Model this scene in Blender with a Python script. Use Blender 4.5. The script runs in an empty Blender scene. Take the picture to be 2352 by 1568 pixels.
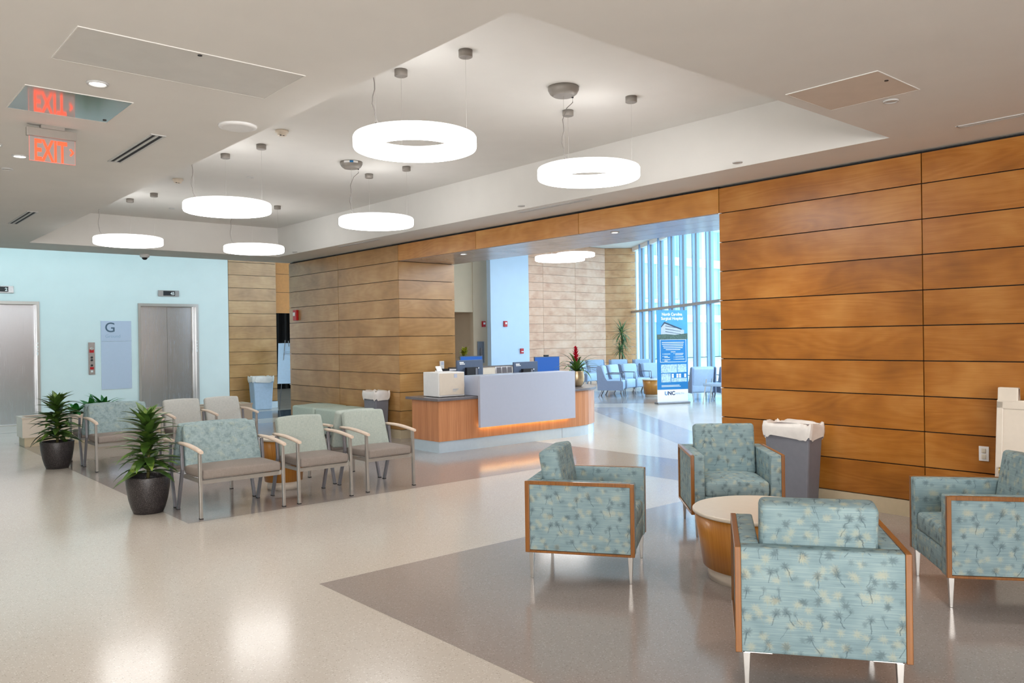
import bpy, bmesh, math, random
from mathutils import Vector, Matrix, Euler
random.seed(7)
PI = math.pi
C = bpy.data.collections.new('lobby'); bpy.context.scene.collection.children.link(C)
sc = bpy.context.scene

# ---------------------------------------------------------------- materials
def srgb(r, g, b):
    f = lambda c: (c/255/12.92) if c/255 <= .04045 else ((c/255+.055)/1.055)**2.4
    return (f(r), f(g), f(b), 1)
class NT:
    def __init__(s, name):
        s.m = bpy.data.materials.new(name); s.m.use_nodes = True
        s.t = s.m.node_tree; s.b = s.t.nodes['Principled BSDF']; s.out = s.t.nodes['Material Output']
    def n(s, typ, **k):
        nd = s.t.nodes.new(typ)
        for a, v in k.items():
            if a.startswith('i_'): nd.inputs[a[2:].replace('_', ' ')].default_value = v
            else: setattr(nd, a, v)
        return nd
    def l(s, a, b): s.t.links.new(a, b)
    def math(s, op, a, b=None, c=None):
        nd = s.t.nodes.new('ShaderNodeMath'); nd.operation = op
        for i, v in enumerate((a, b, c)):
            if v is None: continue
            if isinstance(v, (int, float)): nd.inputs[i].default_value = v
            else: s.l(v, nd.inputs[i])
        return nd.outputs[0]
    def mix(s, f, a, b):
        nd = s.t.nodes.new('ShaderNodeMix'); nd.data_type = 'RGBA'
        for sock, v in ((nd.inputs[0], f), (nd.inputs[6], a), (nd.inputs[7], b)):
            if isinstance(v, (tuple, int, float)): sock.default_value = v
            else: s.l(v, sock)
        return nd.outputs[2]
    def ramp(s, f, stops):
        nd = s.t.nodes.new('ShaderNodeValToRGB'); e = nd.color_ramp.elements
        while len(e) < len(stops): e.new(.5)
        for el, (p, c) in zip(e, stops): el.position = p; el.color = c
        s.l(f, nd.inputs[0]); return nd.outputs[0]
    def coord(s, kind='Object', scale=(1, 1, 1)):
        tc = s.t.nodes.new('ShaderNodeTexCoord'); mp = s.t.nodes.new('ShaderNodeMapping')
        mp.inputs['Scale'].default_value = scale; s.l(tc.outputs[kind], mp.inputs[0]); return mp.outputs[0]
    def noise(s, vec, scale, detail=3, rough=.5, dist=0):
        nd = s.t.nodes.new('ShaderNodeTexNoise'); nd.inputs['Scale'].default_value = scale
        nd.inputs['Detail'].default_value = detail; nd.inputs['Roughness'].default_value = rough
        nd.inputs['Distortion'].default_value = dist
        s.l(vec, nd.inputs['Vector']); return nd.outputs['Fac']
    def bump(s, h, strength=.1, dist=.01):
        nd = s.t.nodes.new('ShaderNodeBump'); nd.inputs['Strength'].default_value = strength
        nd.inputs['Distance'].default_value = dist; s.l(h, nd.inputs['Height']); s.l(nd.outputs[0], s.b.inputs['Normal'])
    def base(s, v):
        if isinstance(v, tuple): s.b.inputs['Base Color'].default_value = v
        else: s.l(v, s.b.inputs['Base Color'])
    def set(s, **k):
        for a, v in k.items(): s.b.inputs[a.replace('_', ' ')].default_value = v
        return s

def plain(name, col, rough=.5, metal=0, noise=.05, nscale=20, **k):
    t = NT(name)
    v = t.noise(t.coord(), nscale, 3)
    lo = tuple(c*(1-noise) for c in col[:3])+(1,); hi = tuple(min(1, c*(1+noise)) for c in col[:3])+(1,)
    t.base(t.ramp(v, [(.3, lo), (.7, hi)])); t.set(Roughness=rough, Metallic=metal, **k)
    return t.m
def emis(name, col, strength):
    t = NT(name); t.base((0, 0, 0, 1)); t.b.inputs['Emission Color'].default_value = col
    t.b.inputs['Emission Strength'].default_value = strength; return t.m

def wood_panel(name, dark, mid, light, rough=.32, scale=1.0):
    t = NT(name); uv = t.coord('UV')
    sep = t.n('ShaderNodeSeparateXYZ'); t.l(uv, sep.inputs[0])
    comb = t.n('ShaderNodeCombineXYZ')
    t.l(t.math('MULTIPLY', sep.outputs[0], .6*scale), comb.inputs[0]); t.l(t.math('MULTIPLY', sep.outputs[1], 3.2*scale), comb.inputs[1])
    big = t.noise(comb.outputs[0], .8, 2, .45, .5)                # cathedral figure: contour lines of a stretched noise
    rings = t.math('FRACT', t.math('MULTIPLY', big, 14))
    tri = t.math('ABSOLUTE', t.math('SUBTRACT', rings, .5))
    comb2 = t.n('ShaderNodeCombineXYZ')
    t.l(t.math('MULTIPLY', sep.outputs[0], 3*scale), comb2.inputs[0]); t.l(t.math('MULTIPLY', sep.outputs[1], 90*scale), comb2.inputs[1])
    fine = t.noise(comb2.outputs[0], 1.5, 4, .6)
    blot = t.noise(uv, 1.6, 3, .55)
    g = t.math('ADD', t.math('MULTIPLY', tri, .13), t.math('MULTIPLY', fine, .22))
    g = t.math('ADD', g, t.math('MULTIPLY', blot, .72))
    t.base(t.ramp(g, [(.28, dark), (.50, mid), (.74, light)])); t.set(Roughness=rough)
    t.b.inputs['Coat Weight'].default_value = .25; t.b.inputs['Coat Roughness'].default_value = .25
    t.bump(fine, .015, .002)
    return t.m
def grain_v(name, dark, light, rough=.35):
    t = NT(name); uv = t.coord('UV', (60, 1.2, 1))
    v = t.noise(uv, 1.5, 4, .6); v2 = t.noise(t.coord('UV', (7, .3, 1)), 1.5, 2)
    t.base(t.ramp(t.math('ADD', t.math('MULTIPLY', v, .6), t.math('MULTIPLY', v2, .4)), [(.32, dark), (.68, light)]))
    t.set(Roughness=rough); t.b.inputs['Coat Weight'].default_value = .2
    return t.m
def terrazzo(name, base, chip_l, chip_d, rough):
    t = NT(name); co = t.coord('Object')
    v = t.n('ShaderNodeTexVoronoi', i_Scale=95.0); t.l(co, v.inputs['Vector'])
    r = t.n('ShaderNodeSeparateColor'); t.l(v.outputs['Color'], r.inputs[0])
    near = t.math('LESS_THAN', v.outputs['Distance'], .36)
    c = t.mix(t.math('MULTIPLY', near, t.math('GREATER_THAN', r.outputs[0], .72)), base, chip_l)
    c = t.mix(t.math('MULTIPLY', near, t.math('LESS_THAN', r.outputs[0], .16)), c, chip_d)
    cl = t.noise(co, .7, 3)
    c = t.mix(t.math('MULTIPLY', t.math('SUBTRACT', cl, .35), .35), c, chip_d)
    t.base(c)
    rn = t.noise(co, 1.3, 3)
    t.l(t.math('ADD', t.math('MULTIPLY', rn, .08), rough-.04), t.b.inputs['Roughness'])
    t.set(Specular_IOR_Level=.5)
    return t.m
def aqua_fabric():
    t = NT('aqua_botanical_fabric'); uv = t.coord('UV')
    streak = t.noise(t.coord('UV', (6, 160, 1)), 1.0, 3, .6)
    soft = t.noise(uv, 7, 2)
    c = t.ramp(t.math('ADD', t.math('MULTIPLY', streak, .55), t.math('MULTIPLY', soft, .45)),
               [(.3, srgb(108, 132, 139)), (.5, srgb(130, 154, 159)), (.7, srgb(154, 174, 175))])
    wob = t.n('ShaderNodeTexNoise', i_Scale=26.0, i_Detail=2.0); t.l(uv, wob.inputs['Vector'])
    def vm(op, a, b=None, sc_=None):
        n_ = t.n('ShaderNodeVectorMath', operation=op)
        for k_, v_ in enumerate((a, b)):
            if v_ is None: continue
            if isinstance(v_, tuple): n_.inputs[k_].default_value = v_
            else: t.l(v_, n_.inputs[k_])
        if sc_ is not None: n_.inputs['Scale'].default_value = sc_
        return n_.outputs[0]
    jit = vm('SCALE', vm('SUBTRACT', wob.outputs['Color'], (.5, .5, .5)), None, .03)
    def motif(scale, off, rad, slim):
        p = vm('SCALE', vm('ADD', vm('ADD', uv, jit), off), None, scale)
        v = t.n('ShaderNodeTexVoronoi', i_Scale=1.0, i_Randomness=.8); v.voronoi_dimensions = '2D'; t.l(p, v.inputs['Vector'])
        dl = t.n('ShaderNodeSeparateXYZ'); t.l(vm('SUBTRACT', p, v.outputs['Position']), dl.inputs[0])
        rc = t.n('ShaderNodeSeparateColor'); t.l(v.outputs['Color'], rc.inputs[0])
        x, y = dl.outputs[0], dl.outputs[1]
        th = t.math('ARCTAN2', y, x)
        pet = t.math('ADD', .55, t.math('MULTIPLY', t.math('ABSOLUTE', t.math('SINE', t.math('MULTIPLY', th, 4.5))), .45))
        r = t.math('DIVIDE', v.outputs['Distance'], t.math('MULTIPLY', pet, rad))
        mr = t.n('ShaderNodeMapRange', i_From_Min=.35, i_From_Max=1.0, i_To_Min=1.0, i_To_Max=0.0); t.l(r, mr.inputs[0])
        slope = t.math('MULTIPLY', t.math('SUBTRACT', rc.outputs[0], .5), 1.3)
        dx = t.math('ABSOLUTE', t.math('SUBTRACT', x, t.math('MULTIPLY', y, slope)))
        st = t.math('MULTIPLY', t.math('LESS_THAN', dx, slim), t.math('MULTIPLY', t.math('LESS_THAN', y, 0.0), t.math('GREATER_THAN', y, -.55)))
        return mr.outputs[0], st, rc.outputs[1]
    h1, s1, q1 = motif(10, (.37, .21, 0), .27, .016)
    c = t.mix(t.math('MULTIPLY', h1, .42), c, srgb(184, 180, 150)); c = t.mix(t.math('MULTIPLY', s1, .25), c, srgb(150, 150, 120))
    h2, s2, q2 = motif(9.6, (.05, .43, 0), .25, .022)
    c = t.mix(t.math('MULTIPLY', h2, .62), c, srgb(74, 92, 98)); c = t.mix(t.math('MULTIPLY', t.math('MULTIPLY', s2, t.math('GREATER_THAN', q2, .3)), .6), c, srgb(66, 86, 94))
    h4, s4, q4 = motif(9.0, (.91, .63, 0), .22, .018)
    c = t.mix(t.math('MULTIPLY', h4, .38), c, srgb(190, 184, 152))
    h3, s3, q3 = motif(11.5, (.73, .11, 0), .2, .02)
    c = t.mix(t.math('MULTIPLY', h3, .42), c, srgb(84, 104, 108)); c = t.mix(t.math('MULTIPLY', t.math('MULTIPLY', s3, t.math('GREATER_THAN', q3, .5)), .5), c, srgb(72, 92, 100))
    t.base(c); t.set(Roughness=.8); t.bump(streak, .15, .003)
    return t.m
def weave(name, a, b, blotch=None):
    t = NT(name); h = t.noise(t.coord('UV', (25, 260, 1)), 1, 2, .6); w = t.noise(t.coord('UV', (260, 25, 1)), 1, 2, .6)
    f = t.math('ADD', t.math('MULTIPLY', h, .5), t.math('MULTIPLY', w, .5))
    c = t.ramp(f, [(.36, a), (.64, b)])
    if blotch:
        bl = t.noise(t.coord('UV', (18, 20, 1)), 1.0, 4, .65, .2)
        c = t.mix(t.ramp(bl, [(.46, (0, 0, 0, 1)), (.68, (.75, .75, .75, 1))]), c, blotch[0])
        bl2 = t.noise(t.coord('UV', (9, 12, 3)), 1.3, 2, .6, .4)
        c = t.mix(t.ramp(bl2, [(.55, (0, 0, 0, 1)), (.75, (.6, .6, .6, 1))]), c, blotch[1])
    t.base(c); t.set(Roughness=.8); t.bump(f, .12, .002)
    return t.m
def brushed(name, col, rough=.28, axis=(300, 300, 2)):
    t = NT(name); v = t.noise(t.coord('Object', axis), 1, 2)
    t.base(t.ramp(v, [(.3, tuple(c*.97 for c in col[:3])+(1,)), (.7, col)]))
    t.set(Metallic=1.0); t.l(t.math('ADD', t.math('MULTIPLY', v, .02), rough-.01), t.b.inputs['Roughness'])
    return t.m
def glass_mat(name, tint=(.86, .96, 1, 1)):
    t = NT(name); tr = t.n('ShaderNodeBsdfTransparent'); tr.inputs[0].default_value = tint
    gl = t.n('ShaderNodeBsdfGlossy'); gl.inputs['Roughness'].default_value = .02
    mx = t.n('ShaderNodeMixShader'); fr = t.n('ShaderNodeLayerWeight'); fr.inputs[0].default_value = .5
    t.l(t.math('MULTIPLY', t.math('POWER', fr.outputs['Facing'], 4.0), .35), mx.inputs[0]); t.l(tr.outputs[0], mx.inputs[1]); t.l(gl.outputs[0], mx.inputs[2]); t.l(mx.outputs[0], t.out.inputs[0])
    return t.m
def leaf_mat(name, a, b, tip):
    t = NT(name); n1 = t.noise(t.coord('Object'), 9, 2); s = t.noise(t.coord('UV', (60, 2, 1)), 1, 2)
    c = t.ramp(n1, [(.3, a), (.6, b), (.8, tip)]); t.base(t.mix(t.math('MULTIPLY', s, .3), c, a)); t.set(Roughness=.38)
    t.b.inputs['Subsurface Weight'].default_value = 0
    return t.m

M = dict(
    ceil=plain('painted_ceiling', srgb(226, 224, 220), .85, 0, .015, 3),
    wallw=plain('white_wall_paint', srgb(226, 236, 236), .6, 0, .015, 3),
    wallb=plain('pale_blue_wall_paint', srgb(192, 208, 228), .6, 0, .015, 3),
    beige=plain('beige_wall_paint', srgb(208, 182, 154), .75, 0, .02, 3),
    base=plain('cream_baseboard', srgb(205, 190, 160), .5, 0, .03),
    basew=plain('pale_baseboard', srgb(205, 220, 230), .35, 0, .03),
    wood=wood_panel('amber_wood_panel', srgb(128, 76, 20), srgb(166, 104, 36), srgb(196, 138, 68)),
    wood2=wood_panel('tan_wood_panel', srgb(146, 104, 54), srgb(176, 132, 78), srgb(200, 160, 106), .3),
    wood3=wood_panel('far_wood_panel', srgb(188, 128, 94), srgb(212, 160, 128), srgb(224, 182, 154), .35),
    soffit=wood_panel('soffit_panel_reflection', srgb(158, 136, 124), srgb(186, 168, 160), srgb(204, 190, 186), .2),  # wood veneer, with the lounge's pale reflection put into its colour
    header=wood_panel('lightened_header_panel', srgb(156, 96, 34), srgb(194, 132, 60), srgb(218, 164, 92)),  # copy of the amber panel, colour lightened where less light reaches the header
    wood4=wood_panel('honey_return_panel', srgb(168, 112, 66), srgb(204, 152, 104), srgb(220, 178, 134), .3),
    orange=plain('orange_bulkhead_wood', srgb(205, 140, 70), .5, 0, .05),
    black=plain('shadow_gap_black', (.006, .006, .007, 1), .8),
    curtain=plain('black_curtain_cloth', (.012, .012, .014, 1), .9),
    light_floor=terrazzo('cream_terrazzo', srgb(204, 196, 186), srgb(222, 217, 209), srgb(180, 170, 158), .175),
    grey_floor=terrazzo('grey_terrazzo', srgb(160, 151, 147), srgb(178, 170, 166), srgb(142, 133, 129), .125),
    mid_floor=terrazzo('pale_grey_terrazzo', srgb(176, 170, 170), srgb(196, 192, 190), srgb(156, 150, 150), .15),
    blue_floor=terrazzo('slate_terrazzo', srgb(84, 98, 112), srgb(112, 124, 136), srgb(60, 70, 84), .16),
    aqua=aqua_fabric(),
    chairwood=grain_v('cherry_wood_trim', srgb(108, 62, 16), srgb(150, 94, 32), .3),
    tablewood=grain_v('oak_table_veneer', srgb(174, 106, 32), srgb(206, 144, 64), .3),
    deskwood=grain_v('desk_wood_laminate', srgb(176, 112, 70), srgb(212, 150, 106), .32),
    cream=plain('cream_laminate', srgb(226, 214, 198), .3, 0, .02),
    satin=plain('satin_nickel', (.62, .6, .57, 1), .32, 1, .05),
    silver=plain('silver_powder_coat', srgb(178, 174, 168), .35, .6, .04),
    dsilver=plain('grey_powder_coat', srgb(140, 140, 146), .38, .5, .04),
    rubber=plain('black_rubber', (.015, .015, .016, 1), .6),
    green=weave('pale_sage_weave', srgb(160, 172, 166), srgb(190, 199, 190)),
    greyw=weave('pale_grey_weave', srgb(178, 180, 176), srgb(204, 204, 198)),
    patt=weave('blue_grey_pattern_weave', srgb(138, 160, 164), srgb(170, 190, 192), (srgb(112, 136, 140), srgb(184, 194, 176))),
    taupe=weave('taupe_seat_vinyl', srgb(136, 125, 118), srgb(151, 141, 134)),
    arm=plain('pale_maple_arm', srgb(226, 206, 188), .45, 0, .04),
    mint=weave('mint_ottoman_weave', srgb(174, 194, 184), srgb(204, 218, 208)),
    steel=brushed('brushed_stainless', (.64, .66, .70, 1), .27),
    frame=brushed('door_frame_steel', (.58, .57, .55, 1), .35),
    sign=plain('grey_blue_sign_plate', srgb(196, 204, 224), .4, 0, .01),
    signtxt=plain('slate_lettering', srgb(84, 104, 124), .5),
    signtxt2=plain('pale_lettering', srgb(160, 182, 204), .5),
    red=plain('red_alarm_plastic', srgb(190, 22, 28), .4),
    white=plain('white_plastic', srgb(235, 235, 235), .4, 0, .02),
    greyp=plain('grey_bin_plastic', srgb(122, 124, 134), .45, 0, .04),
    blubin=plain('pale_blue_bin_plastic', srgb(172, 192, 214), .45, 0, .04),
    bag=plain('white_bin_liner', srgb(232, 228, 224), .35, 0, .05, 14),
    pot=NT('black_speckled_pot').m,
    goldpot=plain('champagne_metal_pot', srgb(206, 178, 140), .3, .7, .06),
    soil=plain('dark_soil', srgb(38, 28, 22), .95, 0, .4, 60),
    leaf=leaf_mat('dracaena_leaf', srgb(46, 76, 30), srgb(92, 126, 52), srgb(158, 178, 78)),
    leaf2=leaf_mat('bright_leaf', srgb(20, 92, 36), srgb(60, 150, 60), srgb(120, 190, 90)),
    leaf3=leaf_mat('spiky_leaf', srgb(50, 84, 56), srgb(108, 140, 84), srgb(190, 200, 130)),
    leafy=leaf_mat('yellow_green_leaf', srgb(96, 104, 20), srgb(160, 160, 36), srgb(206, 198, 80)),
    bract=plain('red_bract', srgb(190, 24, 48), .4, 0, .2, 30),
    stem=plain('leaf_stem', srgb(96, 92, 50), .7),
    counter=plain('dark_grey_countertop', srgb(112, 108, 112), .25, 0, .08, 90),
    deskwhite=plain('white_desk_panel', srgb(184, 190, 206), .3, 0, .01),
    kick=plain('brushed_kick_plate', srgb(210, 226, 238), .16, .35, .02),  # bright window reflection worked into the base colour
    led=emis('warm_led_strip', (1, .66, .26, 1), 8),
    ring=emis('pendant_diffuser', (1, .985, .965, 1), 7.0),
    ringtop=emis('pendant_diffuser_top', (1, .98, .95, 1), 1.4),
    downl=emis('downlight_lens', (1, .94, .86, 1), 9),
    downoff=plain('downlight_unlit', srgb(200, 198, 194), .5),
    canopy=plain('grey_canopy_paint', srgb(146, 140, 134), .45, .2, .04),
    wire=plain('steel_wire', srgb(205, 202, 198), .4, .5),
    cord=plain('grey_power_cord', srgb(150, 145, 142), .5),
    ventdark=plain('vent_slot_dark', (.02, .022, .03, 1), .7),
    ventw=plain('vent_frame_white', srgb(205, 205, 204), .5),
    access=plain('brushed_access_panel', srgb(218, 216, 212), .42, .12, .03, 6),
    accessm=plain('polished_access_panel', srgb(205, 208, 208), .1, .85, .02, 6),
    accessb=plain('beige_access_panel', srgb(214, 202, 190), .6, 0, .03, 6),
    exitred=emis('exit_red_glow', (1, .085, .03, 1), 1.35),
    exitedge=emis('exit_edge_glow', (1, .2, .14, 1), .8),
    brownshadow=plain('panel_joint_brown', srgb(118, 84, 66), .8),
    exitplate=plain('clear_acrylic_plate', srgb(196, 190, 188), .08, .35, .02),
    monitor=plain('slate_monitor_plastic', srgb(84, 98, 122), .45, 0, .04),
    screen=emis('blue_screen', srgb(36, 92, 176), .75),
    dark=plain('dark_plastic', srgb(34, 34, 38), .45),
    lblue=plain('light_blue_vinyl', srgb(166, 188, 214), .35, 0, .04),
    lgrey=plain('grey_blue_vinyl', srgb(138, 152, 180), .4, 0, .03),
    mull=plain('blue_grey_aluminium', srgb(140, 170, 208), .4, .2, .03),
    rail=plain('grey_transom_metal', srgb(176, 172, 172), .45, .3, .03),
    glass=glass_mat('window_glass'),
    teal=plain('teal_facade_glass', srgb(190, 226, 232), .2, 0, .1, .3),
    teal2=plain('pale_facade_panel', srgb(205, 240, 240), .3, 0, .05, .4),
    fwhite=plain('white_facade_band', srgb(245, 245, 245), .6),
    ground=plain('pale_paving', srgb(214, 214, 210), .8, 0, .05, 2),
    hedge=leaf_mat('hedge_leaf', srgb(60, 96, 50), srgb(110, 140, 70), srgb(170, 180, 90)),
    bblue=plain('banner_blue', srgb(22, 116, 178), .45, 0, .02),
    bsky=plain('banner_sky', srgb(70, 150, 210), .45, 0, .08, 3),
    bwhite=plain('banner_white', srgb(238, 236, 240), .45, 0, .01),
    bpale=plain('banner_photo_pale', srgb(170, 196, 214), .5, 0, .35, 24),
    bnavy=plain('banner_navy', srgb(22, 42, 84), .5),
    bgrey=plain('banner_building_grey', srgb(176, 184, 196), .5, 0, .05),
    bdark=plain('banner_dark_slate', srgb(44, 66, 88), .5, 0, .2, 40),
    bgreen=plain('banner_treeline', srgb(70, 92, 84), .6, 0, .3, 30),
    easel=plain('pale_blue_poster', srgb(190, 214, 240), .4, 0, .03),
    aframe=plain('ivory_plastic', srgb(222, 212, 198), .4, 0, .02),
    outletm=plain('ivory_outlet', srgb(214, 206, 190), .4),
    brass=plain('brass_latch', srgb(190, 160, 90), .3, .8),
)
def fix_pot():
    m = M['pot']; t = NT('tmp'); bpy.data.materials.remove(m)
    t.m.name = 'black_speckled_pot'
    v = t.n('ShaderNodeTexVoronoi', i_Scale=150.0); t.l(t.coord(), v.inputs['Vector'])
    t.base(t.mix(t.math('LESS_THAN', v.outputs['Distance'], .3), srgb(44, 40, 42), srgb(104, 98, 96)))
    t.set(Roughness=.35); t.bump(v.outputs['Distance'], .3, .003)
    M['pot'] = t.m
fix_pot()

# ---------------------------------------------------------------- mesh helpers
def nb():
    bm = bmesh.new(); bm.faces.layers.float.new('u'); bm.faces.layers.float.new('v'); return bm
def quadbox(bm, mat, s, m=0, off=(0, 0), fn=None):
    vs = []
    for z in (-.5, .5):
        for y in (-.5, .5):
            for x in (-.5, .5):
                p = Vector((x*s[0], y*s[1], z*s[2]))
                if fn: p = Vector(fn(p))
                vs.append(bm.verts.new(mat @ p))
    for q in ((0, 2, 3, 1), (4, 5, 7, 6), (0, 1, 5, 4), (2, 6, 7, 3), (0, 4, 6, 2), (1, 3, 7, 5)):
        f = bm.faces.new([vs[i] for i in q]); f.material_index = m
        f[bm.faces.layers.float['u']] = off[0]; f[bm.faces.layers.float['v']] = off[1]
def box(bm, c, s, rz=0, m=0, off=(0, 0), rot=None, fn=None):
    R = (Euler(rot).to_matrix() if rot else Matrix.Rotation(rz, 3, 'Z')).to_4x4()
    quadbox(bm, Matrix.Translation(c) @ R, s, m, off, fn)
def bar(bm, p0, p1, w, d, m=0, up=(0, 0, 1)):
    p0, p1 = Vector(p0), Vector(p1); z = (p1-p0); L = z.length; z.normalize()
    x = Vector(up).cross(z)
    if x.length < 1e-4: x = Vector((1, 0, 0)) if abs(z.x) < .9 else Vector((0, 1, 0)); x = x-z*x.dot(z)
    x.normalize(); y = z.cross(x)
    Mx = Matrix((x, y, z)).transposed().to_4x4(); Mx.translation = (p0+p1)/2
    quadbox(bm, Mx, (w, d, L), m)
def rbox(bm, c, s, r=.02, seg=3, rot=(0, 0, 0), crown=0, m=0, fn=None, cuts=4):
    t = bmesh.new(); bmesh.ops.create_cube(t, size=1); bmesh.ops.scale(t, vec=s, verts=t.verts)
    bmesh.ops.bevel(t, geom=t.edges[:], offset=r, segments=seg, affect='EDGES', profile=.5)
    if crown or fn:
        for ax in (0, 1, 2):
            if ax == 2 and not fn: continue
            for k in range(1, cuts+1):
                co = [0, 0, 0]; no = [0, 0, 0]; co[ax] = (k/(cuts+1)-.5)*(s[ax]-2*r); no[ax] = 1
                bmesh.ops.bisect_plane(t, geom=t.verts[:]+t.edges[:]+t.faces[:], plane_co=co, plane_no=no)
    R = Matrix.Translation(c) @ Euler(rot).to_matrix().to_4x4()
    vm = {}
    for v in t.verts:
        p = v.co.copy()
        if crown:
            k = max(0, 1-(2*p.x/s[0])**2)*max(0, 1-(2*p.y/s[1])**2)
            if p.z > 0: p.z += crown*k
        if fn: p = Vector(fn(p))
        vm[v] = bm.verts.new(R @ p)
    for f in t.faces:
        nf = bm.faces.new([vm[v] for v in f.verts]); nf.material_index = m; nf.smooth = True
    t.free()
def lathe(bm, prof, seg=48, c=(0, 0, 0), m=0, cap0=True, cap1=True, closed=False, smooth=True):
    rings = []
    for r, z in prof:
        rings.append([bm.verts.new((c[0]+r*math.cos(2*PI*i/seg), c[1]+r*math.sin(2*PI*i/seg), c[2]+z)) for i in range(seg)])
    n = len(rings)
    for k in range(n if closed else n-1):
        a, b = rings[k], rings[(k+1) % n]
        for i in range(seg):
            j = (i+1) % seg
            f = bm.faces.new((a[i], a[j], b[j], b[i])); f.material_index = m; f.smooth = smooth
    if not closed:
        if cap0: f = bm.faces.new(rings[0][::-1]); f.material_index = m
        if cap1: f = bm.faces.new(rings[-1]); f.material_index = m
def tube(bm, pts, r, seg=8, m=0):
    pts = [Vector(p) for p in pts]; prev = None; n = len(pts)
    for i, p in enumerate(pts):
        d = (pts[min(i+1, n-1)]-pts[max(i-1, 0)]).normalized()
        a = d.cross(Vector((0, 0, 1)) if abs(d.z) < .95 else Vector((1, 0, 0))).normalized(); b = d.cross(a)
        rr = r[i] if isinstance(r, (list, tuple)) else r
        ring = [bm.verts.new(p+(a*math.cos(2*PI*k/seg)+b*math.sin(2*PI*k/seg))*rr) for k in range(seg)]
        if prev:
            for k in range(seg):
                f = bm.faces.new((prev[k], prev[(k+1) % seg], ring[(k+1) % seg], ring[k])); f.material_index = m; f.smooth = True
        else: bm.faces.new(ring[::-1]).material_index = m
        prev = ring
    bm.faces.new(prev).material_index = m
def prism(bm, poly, z0, z1, m=0, mtop=None):
    a = [bm.verts.new((x, y, z0)) for x, y in poly]; b = [bm.verts.new((x, y, z1)) for x, y in poly]
    n = len(poly)
    for i in range(n):
        bm.faces.new((a[i], a[(i+1) % n], b[(i+1) % n], b[i])).material_index = m
    bm.faces.new(a[::-1]).material_index = m
    bm.faces.new(b).material_index = m if mtop is None else mtop
def strip_solid(bm, pts, off, z0, z1, m=0):
    """vertical wall following an open path, thickness off to the left of it"""
    n = len(pts); P = [Vector(p) for p in pts]; Q = []
    for i in range(n):
        d = (P[min(i+1, n-1)]-P[max(i-1, 0)]).normalized(); Q.append(P[i]+Vector((-d.y, d.x))*off)
    A = [[bm.verts.new((p.x, p.y, z)) for p in L] for L in (P, Q) for z in (z0, z1)]
    for i in range(n-1):
        for q in ((A[0][i], A[0][i+1], A[1][i+1], A[1][i]), (A[2][i+1], A[2][i], A[3][i], A[3][i+1]),
                  (A[1][i], A[1][i+1], A[3][i+1], A[3][i]), (A[0][i+1], A[0][i], A[2][i], A[2][i+1])):
            f = bm.faces.new(q); f.material_index = m
    for i in (0, n-1): bm.faces.new((A[0][i], A[1][i], A[3][i], A[2][i])).material_index = m
def obj(name, bm, mats, parent=None, loc=(0, 0, 0), rz=0, label=None, bevel=0, rot=None):
    bmesh.ops.recalc_face_normals(bm, faces=bm.faces[:])
    uvl = bm.loops.layers.uv.new('UV'); U = bm.faces.layers.float.get('u'); V = bm.faces.layers.float.get('v')
    for f in bm.faces:
        n = f.normal; ax = max(range(3), key=lambda i: abs(n[i])); ou = f[U] if U else 0; ov = f[V] if V else 0
        for lp in f.loops:
            p = lp.vert.co
            uv = (p.y, p.z) if ax == 0 else (p.x, p.z) if ax == 1 else (p.x, p.y)
            lp[uvl].uv = (uv[0]+ou, uv[1]+ov)
    me = bpy.data.meshes.new(name); bm.to_mesh(me); bm.free()
    for mm in (mats if isinstance(mats, (list, tuple)) else [mats]): me.materials.append(M[mm] if isinstance(mm, str) else mm)
    o = bpy.data.objects.new(name, me); C.objects.link(o); o.location = loc; o.rotation_euler = rot or (0, 0, rz)
    if parent: o.parent = parent
    if label: o['label'] = label
    if bevel:
        b = o.modifiers.new('edge', 'BEVEL'); b.width = bevel; b.segments = 2; b.limit_method = 'ANGLE'
    return o
def tag(o, label, cat, group=None):
    o['label'] = label; o['category'] = cat
    if group: o['group'] = group
    return o
def thing(name, label, cat, loc=(0, 0, 0), rz=0, group=None):
    o = bpy.data.objects.new(name, None); C.objects.link(o); o.location = loc; o.rotation_euler = (0, 0, rz)
    o.empty_display_size = .1
    return tag(o, label, cat, group)
def struct(name, bm, mats, parent=None, **k):
    o = obj(name, bm, mats, parent, **k)
    if parent is None: o['kind'] = 'structure'
    return o
def kids(o): return [c for c in C.objects if c.parent == o]
def dup(root, loc, rz, label, group=None, skip=()):
    r = root.copy(); C.objects.link(r); r.location = loc; r.rotation_euler = (0, 0, rz); r['label'] = label
    if group: r['group'] = group
    for ch in kids(root):
        if any(ch.name.startswith(s) for s in skip): continue
        c = ch.copy(); C.objects.link(c); c.parent = r
        for g in kids(ch):
            d = g.copy(); C.objects.link(d); d.parent = c
    return r
def text(name, body, size, parent, mat, loc, rot, align='LEFT', bold=0, ext=.001, sx=1, sy=1, fit=None):
    cu = bpy.data.curves.new(name, 'FONT'); cu.body = body; cu.size = size; cu.align_x = align; cu.extrude = ext; cu.offset = bold
    cu.materials.append(M[mat]); o = bpy.data.objects.new(name, cu); C.objects.link(o)
    bpy.context.view_layer.update()
    if fit: sx = fit[0]/o.dimensions.x; sy = fit[1]/o.dimensions.y
    me = bpy.data.meshes.new_from_object(o.evaluated_get(bpy.context.evaluated_depsgraph_get())); bpy.data.objects.remove(o)
    me.name = name; me.materials.clear(); me.materials.append(M[mat])
    o = bpy.data.objects.new(name, me); C.objects.link(o)
    o.location = loc; o.rotation_euler = rot; o.scale = (sx, sy, 1); o.parent = parent
    return o

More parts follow.
